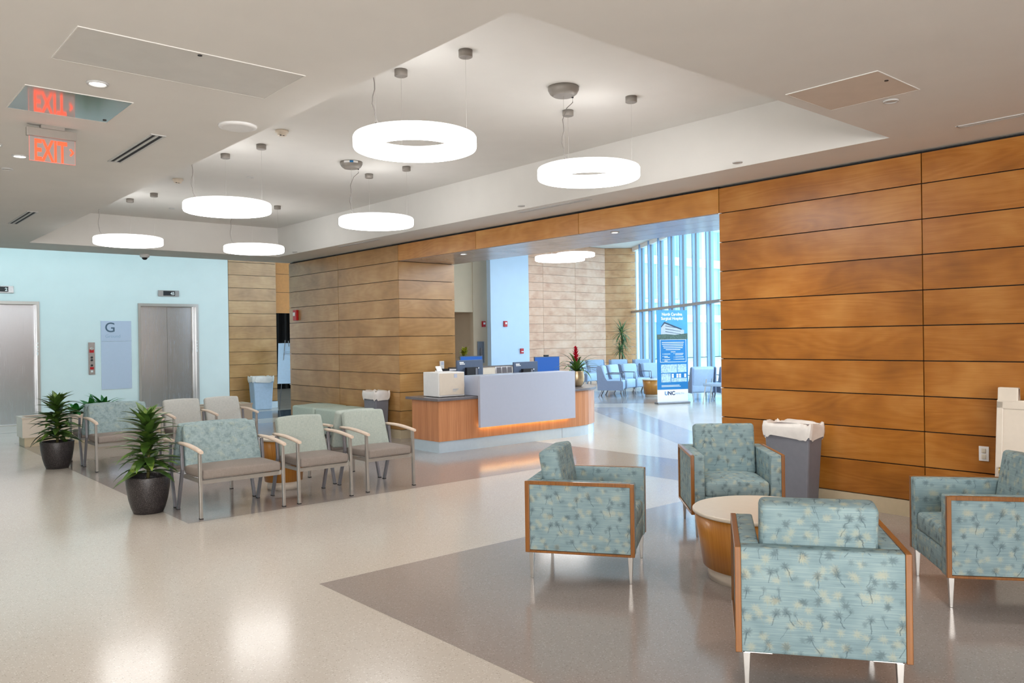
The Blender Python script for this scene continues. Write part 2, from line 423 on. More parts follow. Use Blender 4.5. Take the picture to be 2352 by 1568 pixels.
# ---------------------------------------------------------------- camera (levelled tripod shot, 28.6 mm)
H = 1.58
yaw, pitch, roll = .7138, -.0034, -.0139
fw = Vector((math.sin(yaw)*math.cos(pitch), math.cos(yaw)*math.cos(pitch), math.sin(pitch)))
r0 = Vector((math.cos(yaw), -math.sin(yaw), 0)); u0 = r0.cross(fw)
rt = r0*math.cos(roll)+u0*math.sin(roll); up = -r0*math.sin(roll)+u0*math.cos(roll)
cam = bpy.data.objects.new('camera', bpy.data.cameras.new('camera')); sc.collection.objects.link(cam)
mw = Matrix((rt, up, -fw)).transposed().to_4x4(); mw.translation = (0, 0, H); cam.matrix_world = mw
cam.data.sensor_width = 36; cam.data.lens = 1867.5/2352*36; cam.data.clip_end = 300
sc.camera = cam

# ---------------------------------------------------------------- room shell
XW = 7.144; CZ = 3.13; RZ = 3.65; YE = 18.6
def poly(bm, pts, z, m): bm.faces.new([bm.verts.new((x, y, z)) for x, y in pts]).material_index = m
bm = nb()
poly(bm, [(-5, -5), (13, -5), (16.05, 8.3), (24.62, 21.0), (24.62, 28), (-5, 28)], 0, 0)
poly(bm, [(2.5, -5), (7.2, -5), (7.2, 4.84), (2.5, 4.84)], .0006, 1)
poly(bm, [(2.5, 7.25), (8.42, 7.25), (8.42, 9.05), (8.42, 15.2), (2.5, 15.2)], .0006, 1)
poly(bm, [(7.2, 4.9), (8.45, 4.9), (8.42, 7.25), (7.2, 7.25)], .0006, 1)
poly(bm, [(9.5, 7.2), (10.7, 7.7), (13.9, 12.2), (13.3, 12.9)], .0006, 3)
poly(bm, [(14, 13.5), (17, 11), (19, 14.5), (17, 17)], .0006, 3)
poly(bm, [(7.0, 16.1), (10, 16.1), (10, 17.75), (7.0, 17.75)], .0006, 2)
poly(bm, [(-5, 17.05), (7.0, 17.05), (7.0, 17.09), (-5, 17.09)], .0006, 1)
struct('floor', bm, ['light_floor', 'grey_floor', 'blue_floor', 'mid_floor'])

# ceiling: low slab with a deep rectangular tray
bm = nb(); x0, x1, y0, y1 = 2.54, 6.5, 2.9, 14.0
T = 1.0
def slab(a, b, c, d, z0, z1, m=0): box(bm, ((a+b)/2, (c+d)/2, (z0+z1)/2), (b-a, d-c, z1-z0), m=m)
slab(-5, x0, -5, 15, CZ, CZ+T); slab(x1, XW+1.13, -5, 15, CZ, CZ+T)
slab(x0, x1, -5, y0, CZ, CZ+T); slab(x0, x1, y1, 15, CZ, CZ+T); slab(x0, x1, y0, y1, RZ, CZ+T)
struct('ceiling', bm, 'ceil')

ZJ = [.144+.3*k for k in range(10)]+[3.105]
def panels(bm, axis, fixed, cuts, zs, sgn, th=.022, gap=.009, m=0):
    """panel boards on a wall plane; axis = direction the boards run along"""
    for i in range(len(cuts)-1):
        a, b = sorted(cuts[i:i+2]); a += gap/2; b -= gap/2
        for k in range(len(zs)-1):
            z0, z1 = zs[k]+gap/2, zs[k+1]-gap/2
            o = (random.uniform(0, 60), random.uniform(0, 60))
            if axis == 'y': box(bm, (fixed+sgn*th/2, (a+b)/2, (z0+z1)/2), (th, b-a, z1-z0), m=m, off=o)
            else: box(bm, ((a+b)/2, fixed+sgn*th/2, (z0+z1)/2), (b-a, th, z1-z0), m=m, off=o)
# right wall, before the opening
bm = nb()
box(bm, ((XW+.03+8.25)/2, -.03, 1.56), (8.25-XW-.03, 9.94, 3.12), m=1)
panels(bm, 'y', XW, [-5, -3.1, -1.1, .9, 2.925, 4.95], ZJ, 1)
panels(bm, 'x', 4.938, [XW+.03, 8.25], ZJ, 1)
for z in ZJ[1:10]: box(bm, (XW+.012, 4.946, z), (.03, .022, .011), m=2)
struct('wall_right', bm, ['wood', 'black', 'white'])
bm = nb(); box(bm, (XW+.02, -.03, .07), (.05, 9.94, .14)); struct('baseboard_right', bm, 'base')
# pier left of the opening
bm = nb()
box(bm, (7.7, 12.96, 1.56), (1.06, 3.86, 3.12), m=1)
panels(bm, 'y', XW, [11.0, 12.95, 14.9], ZJ, 1)
panels(bm, 'x', 11.0, [XW+.002, 8.26], ZJ[:10], 1)
panels(bm, 'x', 14.9, [XW+.002, 8.26], ZJ, -1)
for z in ZJ[2:5]: box(bm, (XW+.006, 14.905, z), (.03, .022, .011), m=2)
struct('wall_pier', bm, ['wood2', 'black', 'white'])
bm = nb(); box(bm, (7.7, 12.95, .07), (1.09, 3.88, .14)); struct('baseboard_pier', bm, 'base')
# header and soffit over the opening
bm = nb()
box(bm, (7.7, 7.97, 3.0), (1.06, 6.0, .25), m=1)
panels(bm, 'y', XW, [4.95, 6.975, 9.0, 11.0], [2.846, 3.105], 1)
struct('wall_header', bm, ['header', 'black'])
bm = nb()
for a, b in ((4.95, 6.975), (6.975, 9.0), (9.0, 11.0)):
    for i in range(3):
        xa = XW+.025+i*.368
        box(bm, (xa+.184, (a+b)/2, 2.856), (.362, b-a-.006, .02), off=(i*3.1, a*5))
struct('trim_soffit', bm, 'soffit')

# elevator hall
bm = nb(); holes = [(2.06, 3.53), (5.41, 6.70)]
def wall_y(bm, y, xa, xb, z1, holes, hz, th=.15, m=0):
    cur = xa
    for a, b in holes:
        box(bm, ((cur+a)/2, y+th/2, z1/2), (a-cur, th, z1), m=m)
        box(bm, ((a+b)/2, y+th/2, (hz+z1)/2), (b-a, th, z1-hz), m=m); cur = b
    box(bm, ((cur+xb)/2, y+th/2, z1/2), (xb-cur, th, z1), m=m)
wall_y(bm, YE, -5, 7.40, 4.7, holes, 2.46)
struct('wall_elevator', bm, 'wallw')
for n, (a, b) in enumerate(holes):
    t = thing('door_%d' % (n+1), ['brushed steel elevator door at the photo edge, beside the call plate', 'brushed steel elevator door between the ground floor sign and the wood wall'][n], 'elevator door', ((a+b)/2, YE+.1, 0))
    t['kind'] = 'structure'
    w = b-a
    for s in (-1, 1):
        bm = nb(); box(bm, (s*w/4, .03, 1.21), (w/2-.006, .03, 2.42)); obj('door_leaf', bm, 'steel', t)
    bm = nb()
    for s in (-1, 1): box(bm, (s*(w/2-.025), -.06, 1.23), (.05, .13, 2.46))
    box(bm, (0, -.06, 2.43), (w-.1, .13, .06)); obj('door_frame', bm, 'frame', t)
    bm = nb(); box(bm, (0, -.03, .006), (w-.1, .12, .012)); obj('sill', bm, 'frame', t)
    bm = nb()
    for k in range(4): box(bm, (w/2-.045, -.128, 1.62-.07*k), (.03, .004, .03 if k < 3 else .06), m=0)
    obj('braille_plate', bm, 'white', t)
for n, (xc, s) in enumerate(((2.86, '2'), (6.055, '45'))):
    t = thing('floor_indicator', ['floor indicator above the elevator door at the photo edge', 'floor indicator reading 45 above the elevator door beside the wood wall'][n], 'display', (xc, YE-.005, 2.69), 0, 'elevator floor indicators')
    bm = nb(); box(bm, (0, -.008, 0), (.45, .025, .13)); obj('plate', bm, 'steel', t)
    bm = nb(); box(bm, (.01, -.024, 0), (.25, .012, .1)); d = obj('display_window', bm, 'dark', t)
    text('digits', s, .085, d, 'white', (.12, -.033, -.032), (PI/2, 0, 0), 'RIGHT', .003)
t = thing('call_station', 'steel elevator call plate with black buttons between the elevator doors', 'call button plate', (4.48, YE, 1.29))
bm = nb(); box(bm, (0, -.008, 0), (.125, .016, .67)); obj('plate', bm, 'steel', t)
for k, z in enumerate((.02, -.035, -.145)):
    bm = nb(); lathe(bm, [(.022, 0), (.022, .012), (.016, .016)], 20); obj('button', bm, 'dark', t, (0, -.016, z), rot=(PI/2, 0, 0))
bm = nb(); lathe(bm, [(.03, 0), (.03, .014), (.02, .02)], 24); obj('fire_key_switch', bm, 'satin', t, (0, -.016, .2), rot=(PI/2, 0, 0))
for z, w_, h_ in ((.155, .085, .07), (-.205, .07, .05)): bm = nb(); box(bm, (0, -.018, z), (w_, .004, h_)); obj('fire_notice', bm, 'red', t)
bm = nb(); box(bm, (0, -.018, -.27), (.04, .006, .04)); obj('lower_button', bm, 'white', t)
t = thing('floor_sign', 'pale blue-grey wall sign reading G Ground left of the elevator', 'sign', (4.964, YE, 1.35))
bm = nb(); box(bm, (0, -.01, .51), (.6, .02, .43)); obj('header_panel', bm, 'sign', t)
bm = nb(); box(bm, (0, -.008, -.215), (.6, .016, 1.01)); obj('blank_panel', bm, 'sign', t)
text('letter', 'G', .29, t, 'signtxt', (-.23, -.022, .49), (PI/2, 0, 0), 'LEFT', .002)
text('lettering', 'Ground', .095, t, 'signtxt2', (-.22, -.022, .37), (PI/2, 0, 0), 'LEFT')

# wood wall right of the elevators
bm = nb()
box(bm, (7.99, YE+.12, 2.3), (1.18, .18, 4.6), m=1)
panels(bm, 'x', YE, [7.405, 8.58], [.16+.3*k+.0 for k in range(0, 15)], 1)
struct('wall_hall', bm, ['wood2', 'black'])
bm = nb(); box(bm, (7.99, YE+.02, .075), (1.18, .06, .15)); struct('baseboard_hall', bm, 'basew')
bm = nb(); box(bm, (9.6, YE+.32, 3.5), (2.1, .1, 2.42)); 
for k in range(3): box(bm, (9.6, YE+.269, 2.8+.45*k), (2.1, .004, .008), m=1)
struct('wall_bulkhead', bm, ['orange', 'black'])
bm = nb()
n = 60
for i in range(n):
    xa = 9.5+i*5/n; xb = 9.5+(i+1)*5/n
    ya, yb = 25.8+.06*math.sin(i*1.9), 25.8+.06*math.sin((i+1)*1.9)
    bm.faces.new([bm.verts.new(p) for p in ((xa, ya, 0), (xb, yb, 0), (xb, yb, 3.6), (xa, ya, 3.6))])
tag(obj('stage_curtain', bm, 'curtain'), 'black full height curtain at the far end of the passage', 'curtain')
# outer shell
bm = nb(); box(bm, (-5.05, 7, 2.3), (.1, 24, 4.6)); struct('wall_left', bm, 'ceil')
bm = nb(); box(bm, (5.5, 28, 3), (21, .1, 6)); struct('wall_far', bm, 'beige')
bm = nb(); slab(-5, 16, 15, 28, 4.7, 4.8); struct('ceiling_hall', bm, 'ceil')
bm = nb(); box(bm, (1, -5, 2.2), (24, .1, 4.4)); struct('wall_back', bm, 'ceil')

# ---------------------------------------------------------------- far lounge shell
bm = nb()
prism(bm, [(8.3, -5), (13, -5), (16.05, 8.3), (24.62, 21.0), (24.62, 24), (8.3, 24)], 5.06, 5.26); struct('ceiling_lounge', bm, 'ceil')
bm = nb(); strip_solid(bm, [(13, -5), (15.98, 8.28)], -.1, 0, 5.06); struct('wall_lounge_side', bm, 'ceil')
bm = nb(); box(bm, (8.3, 4, 4.1), (.08, 22, 1.9)); struct('wall_over', bm, 'ceil')
bm = nb()
box(bm, (18.62, 21.67, 2.53), (1.77, .2, 5.06)); struct('wall_lounge_white', bm, 'wallb')
bm = nb()
wall_y(bm, 22.3, 12.0, 18.4, 5.06, [(16.45, 17.53)], 2.52, .15)
box(bm, (17.54, 22.29, 2.53), (.03, .02, 5.06))
struct('wall_lounge_beige', bm, 'beige')
bm = nb(); box(bm, (16.9, 23.9, 1.3), (5, .1, 2.6)); box(bm, (16.9, 23.2, 2.58), (5, 1.5, .08)); box(bm, (17.7, 23.2, 1.3), (.1, 1.5, 2.6)); box(bm, (16.72, 23.8, 1.25), (.03, .1, 2.5)); struct('wall_passage', bm, 'beige')
WZ = [.0+.3*k for k in range(17)]+[5.05]
bm = nb()
box(bm, (21.5, 21.72, 2.53), (4.1, .2, 5.06), m=1)
panels(bm, 'x', 21.62, [19.5, 20.24, 21.9, 23.56], WZ, -1)
struct('wall_lounge_wood', bm, ['wood3', 'brownshadow'])
# short wood wall turned towards the window
A = Vector((23.56, 21.62)); B = Vector((24.52, 20.86)); d = (B-A); L2 = d.length; ang = math.atan2(d.y, d.x)
bm = nb()
box(bm, (L2/2, .12, 2.53), (L2, .18, 5.06), m=1)
panels(bm, 'x', 0, [0.0, L2], WZ, -1)
struct('wall_lounge_return', bm, ['wood4', 'brownshadow'], loc=(A.x, A.y, 0), rz=ang)
# curtain wall
W0 = Vector((24.52, 20.97)); wd = Vector((-.5583, -.8296)); wang = math.atan2(wd.y, wd.x)
t = thing('window_1', 'tall glazed curtain wall with deep blue mullions behind the lounge seats', 'window', (W0.x, W0.y, 0), wang); t['kind'] = 'structure'
NB = 13; sp = 1.175; WL = NB*sp
bm = nb(); box(bm, (WL/2, -.0, 2.53), (WL, .012, 5.06)); obj('pane', bm, 'glass', t)
for k in range(NB+1):
    bm = nb(); box(bm, (.05+k*sp, -.02, 2.53), (.07, .22, 5.06)); m_ = obj('mullion', bm, 'mull', t)
    bm = nb()
    for s_ in (-1, 1): box(bm, (.05+k*sp+s_*.040, -.02, 2.53), (.012, .05, 5.0))
    obj('gasket', bm, 'counter', m_)
bm = nb(); box(bm, (WL/2, -.07, 2.56), (WL, .16, .085)); obj('transom', bm, 'rail', t)
bm = nb(); box(bm, (WL/2, 0, 5.0), (WL, .16, .16)); obj('window_head', bm, 'fwhite', t)
bm = nb(); box(bm, (WL/2, 0, .05), (WL, .16, .1)); obj('sill', bm, 'mull', t)

# outside
bm = nb(); poly(bm, [(-20, -60), (120, -60), (120, 120), (-20, 120)], -.05, 0); struct('ground', bm, 'ground')
t = thing('office_building', 'white and teal building across the courtyard seen through the tall window', 'building', (45, 37.5, 0))
bm = nb(); box(bm, (5, 4, 5.6), (60, 8, 11.2)); obj('glass_wall', bm, 'teal', t)
bm = nb()
for z, h in ((2.9, .55), (4.15, .25), (7.1, .6), (11, .5)): box(bm, (5, -.12, z), (60.4, .3, h))
obj('floor_band', bm, 'fwhite', t)
for k in range(22):
    bm = nb(); box(bm, (-22+k*2.6, -.15, 5.5), (.28 if k % 2 else .5, .25, 11)); obj('column', bm, 'fwhite' if k % 2 else 'teal2', t)
for k in range(16): bm = nb(); box(bm, (-20+k*3.4, -.04, 5.2), (1.2, .1, 1.7)); obj('spandrel', bm, 'teal2', t)
bm = nb(); box(bm, (5, -1.2, 9.8), (62, 4, .3)); obj('roof_overhang', bm, 'fwhite', t)

# ---------------------------------------------------------------- pendant ring lamps
def make_pendant(name, label, cat, R, RI, hh, zc, ztop, cord=True, loc=(0, 0, 0), group=None):
    t = thing(name, label, cat, loc, 0, group)
    bm = nb(); b = .018
    prof = [(RI, -hh+b*.3), (RI+b*.3, -hh), (R-b, -hh), (R-b*.3, -hh+b*.3), (R, -hh+b), (R, hh-b), (R-b*.3, hh-b*.3), (R-b, hh), (RI+b*.3, hh), (RI, hh-b*.3)]
    lathe(bm, prof, 72, (0, 0, zc), closed=True); [setattr(f, 'material_index', 1) for f in bm.faces if all(v.co.z > zc+hh*.6 for v in f.verts)]
    obj('ring_diffuser', bm, ['ring', 'ringtop'], t)
    rm = (R+RI)/2+.03; pts = [(-.385, -.095), (.13, .37), (.26, -.27)]
    for i, (px, py) in enumerate(pts):
        bm = nb()
        if i == 0: lathe(bm, [(.085, 0), (.112, .02), (.128, .05), (.128, .075)], 36, (px, py, ztop-.075))
        else: lathe(bm, [(.042, 0), (.05, .004), (.05, .052)], 28, (px, py, ztop-.052))
        obj('ceiling_canopy', bm, 'canopy', t)
        bm = nb(); tube(bm, [(px, py, ztop-.05), (px, py, zc+hh)], .0008, 6); obj('suspension_wire', bm, 'wire', t)
        bm = nb(); lathe(bm, [(.006, 0), (.006, .016)], 10, (px, py, zc+hh)); obj('wire_clip', bm, 'satin', t)
    px, py = pts[0]; a = (px+.075, py-.03)
    bm = nb(); zz = ztop-.07; L = zz-(zc+hh)
    P = [(a[0], a[1], zz), (a[0], a[1], zz-.05), (a[0]-.05, a[1]+.02, zz-.1), (a[0]-.09, a[1]+.03, zz-.2)]
    P += [(a[0]-.09+.008*math.sin(k*1.3), a[1]+.03+.008*math.cos(k*1.7), zz-.2-(L-.2)*k/7) for k in range(1, 7)] + [(a[0]-.05, a[1]+.03, zc+hh)]
    tube(bm, P, .0035, 6); obj('power_cord', bm, 'cord', t)
    bm = nb(); lathe(bm, [(.009, 0), (.009, .03)], 12, (a[0], a[1], zz-.012)); obj('strain_relief', bm, 'dark', t)
    return t
RL = ['lit ring pendant nearest the tray corner, largest in the photo', 'lit ring pendant nearest the amber wood wall in front of the window opening',
      'lit ring pendant in the middle of the row by the wood header', 'lit ring pendant in the middle of the row by the exit sign',
      'lit ring pendant nearest the elevator call plate, at the tray end', 'lit ring pendant at the tray end in front of the trash can wood wall']
proto = None
for lb, (x, y) in zip(RL, ((3.33, 4.88), (5.13, 4.88), (5.17, 8.42), (3.36, 8.42), (3.37, 11.95), (5.17, 11.95))):
    if proto is None: proto = make_pendant('ring_pendant', lb, 'pendant lamp', .442, .295, .05, 3.0, RZ, loc=(x, y, 0), group='ring pendants in the ceiling tray')
    else:
        q = dup(proto, (x, y, 0), 0, lb, 'ring pendants in the ceiling tray')
        if 'row by the wood header' in lb:
            bm = nb(); ring_ = []
            for k in range(13):
                a_ = math.atan2(-.85, -.52)+(k-6)*.11
                ring_.append([bm.verts.new((-.385+.1292*math.cos(a_), -.095+.1292*math.sin(a_), z_)) for z_ in (RZ-.028, RZ-.006)])
            for k in range(12):
                f = bm.faces.new((ring_[k][0], ring_[k+1][0], ring_[k+1][1], ring_[k][1])); f.material_index = 1 if k in (5, 6, 7) else 0
            obj('sticker', bm, ['white', 'bblue'], q)
# the label sticker on the middle canopy
far = make_pendant('ring_pendant', 'larger lit ring pendant hanging in the far lounge, lower of the two', 'pendant lamp', .63, .42, .06, 3.6, 5.06, loc=(14.45, 14.78, 0), group='ring pendants in the far lounge')
dup(far, (19.2, 18.9, .72), 0, 'lit ring pendant hanging in the far lounge, higher one behind', 'ring pendants in the far lounge')
for o in C.objects:   # suspension of the raised copy ends at the lounge ceiling; shorten it
    pass

# ---------------------------------------------------------------- ceiling fittings
def linear_vent(x, y0, y1, label, w=.11):
    t = thing('ceiling_vent', label, 'air vent', (x, (y0+y1)/2, CZ), 0, 'linear slot vents in the low ceiling')
    L = y1-y0
    bm = nb()
    for dx in (-w/2+.008, 0, w/2-.008): box(bm, (dx, 0, -.003), (.016, L, .006))
    for dy in (-L/2, L/2): box(bm, (0, dy, -.003), (w, .016, .006))
    obj('vent_frame', bm, 'ventw', t)
    for dx in (-w/4+.002, w/4-.002):
        bm = nb(); box(bm, (dx, 0, -.001), (.026, L-.02, .0015)); obj('slot', bm, 'ventdark', t)
linear_vent(1.99, 6.28, 7.42, 'two-slot linear vent in the ceiling beside the exit sign')
linear_vent(1.99, 10.75, 11.95, 'two-slot linear vent in the ceiling nearest the elevator doors')
linear_vent(6.63, 6.3, 7.48, 'narrow linear vent above the middle of the wood header', .07)
linear_vent(6.63, 10.74, 11.93, 'narrow linear vent above the wood pier by the ottomans', .07)
linear_vent(6.58, 1.2, 2.42, 'narrow linear vent at the right photo edge above the wood wall', .07)
def access(name, x0, x1, y0, y1, mat, label, key):
    t = thing(name, label, 'access panel', ((x0+x1)/2, (y0+y1)/2, CZ))
    w, d = x1-x0, y1-y0
    bm = nb(); box(bm, (0, 0, -.002), (w, d, .004)); obj('panel_door', bm, mat, t)
    bm = nb()
    for s in (-1, 1): box(bm, (s*(w/2+.004), 0, -.0025), (.006, d+.001, .005)); box(bm, (0, s*(d/2+.004), -.0025), (w+.014, .006, .005))
    obj('panel_frame', bm, 'ceil', t)
    bm = nb(); lathe(bm, [(.012, 0), (.012, .004)], 16, (key[0], key[1], -.008)); obj('lock', bm, 'dark', t)
access('access_panel', 1.018, 2.207, 4.365, 4.925, 'access', 'long brushed metal ceiling access panel in front of the exit sign', (.0, -.255))
access('access_panel', 1.0, 1.595, 5.535, 6.125, 'accessm', 'shiny metal ceiling access panel mirroring the exit sign', (.27, .24))
access('access_panel', 4.79, 5.357, 2.205, 2.79, 'accessb', 'beige square ceiling access panel above the armchairs', (-.07, -.25))
def disc(name, x, y, z, r, mat, label, cat, ring=True, group=None, h=.01):
    t = thing(name, label, cat, (x, y, z), 0, group)
    bm = nb(); lathe(bm, [(r*.72, -h*.4), (r*.76, -h), (r*.95, -h), (r, 0)], 32); obj('trim_ring', bm, 'ventw', t)
    bm = nb(); lathe(bm, [(r*.74, -h*.45), (r*.74, -h*.3)], 32); obj('lens', bm, mat, t)
disc('downlight', 1.32, 5.248, CZ, .062, 'downl', 'lit round downlight above the exit sign access panel', 'downlight', group='lit downlights')
disc('downlight', 1.10, 7.32, CZ, .06, 'downl', 'lit round downlight beside the edge of the exit sign', 'downlight', group='lit downlights')
disc('downlight', 1.33, 7.65, CZ, .06, 'downl', 'lit round downlight seen through the exit sign plate', 'downlight', group='lit downlights')
disc('ceiling_disc', 5.473, 2.431, CZ, .05, 'downoff', 'small round ceiling disc beside the beige access panel', 'ceiling disc')
disc('ceiling_disc', 6.30, 4.162, CZ, .045, 'downoff', 'small round ceiling disc at the tray lip above the amber wall', 'ceiling disc')
disc('ceiling_disc', 6.31, 7.086, CZ, .045, 'downoff', 'small round ceiling disc beside the vent over the wood header', 'ceiling disc')
disc('ceiling_disc', 6.364, 13.03, CZ, .045, 'downoff', 'small round ceiling disc above the ottomans', 'ceiling disc')
disc('ceiling_disc', 6.28, 14.72, CZ, .045, 'downoff', 'small round ceiling disc nearest the passage wood wall', 'ceiling disc')
disc('ceiling_disc', 5.375, 14.55, CZ, .05, 'downoff', 'small round ceiling disc above the elevator wall edge', 'ceiling disc')
disc('ceiling_disc', 1.34, 8.26, CZ, .045, 'downoff', 'small round ceiling disc below the exit sign at the photo edge', 'ceiling disc')
disc('ceiling_disc', 4.217, 9.82, RZ, .045, 'downoff', 'small round ceiling disc between the pendants inside the tray', 'ceiling disc')
disc('ceiling_disc', 4.24, 12.8, RZ, .045, 'downoff', 'small round ceiling disc at the far end inside the tray', 'ceiling disc')
disc('downlight', 7.37, 6.586, 2.846, .055, 'downl', 'lit downlight in the soffit nearest the tall window', 'downlight', group='soffit downlights')
disc('downlight', 7.36, 9.57, 2.846, .055, 'downl', 'lit downlight in the soffit above the reception printer', 'downlight', group='soffit downlights')
t = thing('ceiling_speaker', 'large round white ceiling speaker beside the tray edge', 'speaker', (2.346, 5.675, CZ))
bm = nb(); lathe(bm, [(.10, -.018), (.105, -.02), (.13, -.012), (.135, 0)], 40); obj('bezel', bm, 'white', t)
bm = nb(); lathe(bm, [(.1, -.0175), (.1, -.01)], 40); obj('grille', bm, 'ventw', t)
for x, y, lb in ((3.54, 7.49, 'cream smoke detector in the tray near the middle pendants'), (3.55, 10.49, 'cream smoke detector in the tray nearest the elevator hall')):
    t = thing('smoke_detector', lb, 'smoke detector', (x, y, RZ), 0, 'smoke detectors in the tray')
    bm = nb(); lathe(bm, [(.03, -.055), (.045, -.05), (.05, -.03), (.065, -.02), (.065, 0)], 32); obj('housing', bm, 'cream', t)
    for s in (-1, 1):
        bm = nb(); box(bm, (s*.014-.012, -.03, -.053), (.017, .012, .006)); obj('sensor_slot', bm, 'dark', t)
t = thing('security_camera', 'white dome security camera on the ceiling edge above the elevators', 'camera', (4.424, 14.78, CZ))
bm = nb(); lathe(bm, [(.05, -.06), (.07, -.055), (.08, -.03), (.08, 0)], 36); obj('housing', bm, 'white', t)
bm = nb(); lathe(bm, [(.004, -.1), (.025, -.095), (.042, -.078), (.048, -.058)], 28, cap1=False); obj('dome', bm, 'dark', t)
# exit sign
t = thing('exit_sign', 'red lit EXIT sign with arrow on a clear plate under the ceiling', 'exit sign', (1.333, 6.5, CZ))
bm = nb(); box(bm, (0, 0, -.012), (.15, .06, .024)); obj('ceiling_mount', bm, 'silver', t)
bm = nb(); box(bm, (-.005, 0, -.052), (.315, .045, .062)); obj('housing', bm, 'silver', t, bevel=.004)
bm = nb(); box(bm, (0, 0, -.168), (.29, .008, .172)); p = obj('sign_plate', bm, 'exitplate', t)
e = text('lettering', 'EXIT', .178, p, 'exitred', (-.118, -.0065, -.246), (PI/2, 0, 0), 'LEFT', .004, fit=(.205, .152))
bm = nb()
for s in (-1, 1): bar(bm, (.132, -.006, -.168), (.112, -.006, -.168+s*.024), .003, .012)
obj('arrow', bm, 'exitred', p)
bm = nb()
for s in (-1, 1): box(bm, (s*.1445, 0, -.168), (.0015, .0085, .172))
box(bm, (0, 0, -.2535), (.29, .0085, .0015)); obj('plate_edge', bm, 'exitedge', p)

# ---------------------------------------------------------------- armchairs
def make_armchair(label, loc, rz):
    t = thing('armchair', label, 'armchair', loc, rz, 'aqua print armchairs around the round table')
    W, D, Z0, Z1 = .70, .71, .18, .645
    for s in (-1, 1):
        bm = nb(); rbox(bm, (s*(W/2-.054), .045, (Z0+Z1)/2), (.086, D-.09, Z1-Z0), .010, 2)
        a = obj('arm', bm, 'aqua', t)
        bm = nb(); box(bm, (s*(W/2-.007), 0, (Z0+Z1)/2), (.012, D-.05, Z1-Z0-.03)); obj('outer_panel', bm, 'aqua', a)
        bm = nb(); xo = s*(W/2-.001)
        box(bm, (xo, D/2-.011, (Z0+Z1)/2), (.027, .026, Z1-Z0)); box(bm, (xo, -D/2+.012, (Z0+Z1)/2), (.027, .03, Z1-Z0+.002))
        box(bm, (xo, 0, Z1-.010), (.027, D-.04, .024)); box(bm, (xo, 0, Z0+.006), (.027, D-.04, .014))
        obj('wood_trim', bm, 'chairwood', a, bevel=.003)
    bm = nb(); rbox(bm, (0, -D/2+.044, (Z0+Z1)/2), (W-.022, .088, Z1-Z0), .010, 2); obj('back_panel', bm, 'aqua', t)
    bm = nb(); rbox(bm, (0, D/2-.30, Z0+.07), (W-.19, .585, .14), .01, 2); obj('seat_rail', bm, 'aqua', t)
    bm = nb(); rbox(bm, (0, .07, .375), (W-.20, .555, .12), .028, 3, crown=.03); obj('seat_cushion', bm, 'aqua', t)
    bm = nb(); rbox(bm, (0, -.195, .625), (W-.20, .135, .42), .028, 3, rot=(.16, 0, 0)); obj('back_cushion', bm, 'aqua', t)
    for sx in (-1, 1):
        for sy in (-1, 1):
            bm = nb(); x, y = sx*(W/2-.035), sy*(D/2-.03)
            quadbox(bm, Matrix.Translation((x, y, .0875)), (.032, .032, .175), fn=lambda p: (p.x*(1 if p.z > 0 else .5), p.y*(1 if p.z > 0 else .5), p.z))
            box(bm, (x-sx*.05, y, .177), (.12, .034, .006))
            obj('leg', bm, 'satin', t, bevel=.002)
    return t
def face(dx, dy): return math.atan2(dy, dx)-PI/2
A_ = make_armchair('aqua print armchair seen from its side, nearest the white floor corner', (4.045, 3.893, 0), face(.56, -.83))
dup(A_, (5.725, 3.905, 0), face(-.70, -.714), 'aqua print armchair facing us behind the round table, beside the trash can')
dup(A_, (3.592, 1.995, 0), face(.815, .58), 'aqua print armchair seen from behind, closest to the camera')
dup(A_, (5.405, 1.835, 0), face(-.62, .78), 'aqua print armchair cut by the photo edge, in front of the ivory folding sign')
def round_table(label, loc, R, rb, h, base_h, group=None):
    t = thing('round_table', label, 'table', loc, 0, group)
    bm = nb(); lathe(bm, [(R-.008, h-.026), (R, h-.02), (R, h-.006), (R-.006, h)], 80); obj('tabletop', bm, 'cream', t)
    bm = nb(); lathe(bm, [(rb+.03, base_h), (R-.012, h-.026)], 80, cap0=True); obj('drum', bm, 'tablewood', t)
    bm = nb(); lathe(bm, [(rb, 0), (rb, base_h)], 64); obj('plinth', bm, 'cream', t)
    return t
round_table('large round coffee table with cream top among the aqua armchairs', (4.70, 2.96, 0), .44, .345, .45, .085)
round_table('small drum side table between the wide chair and the sage chair', (3.885, 8.30, 0), .25, .17, .55, .085)

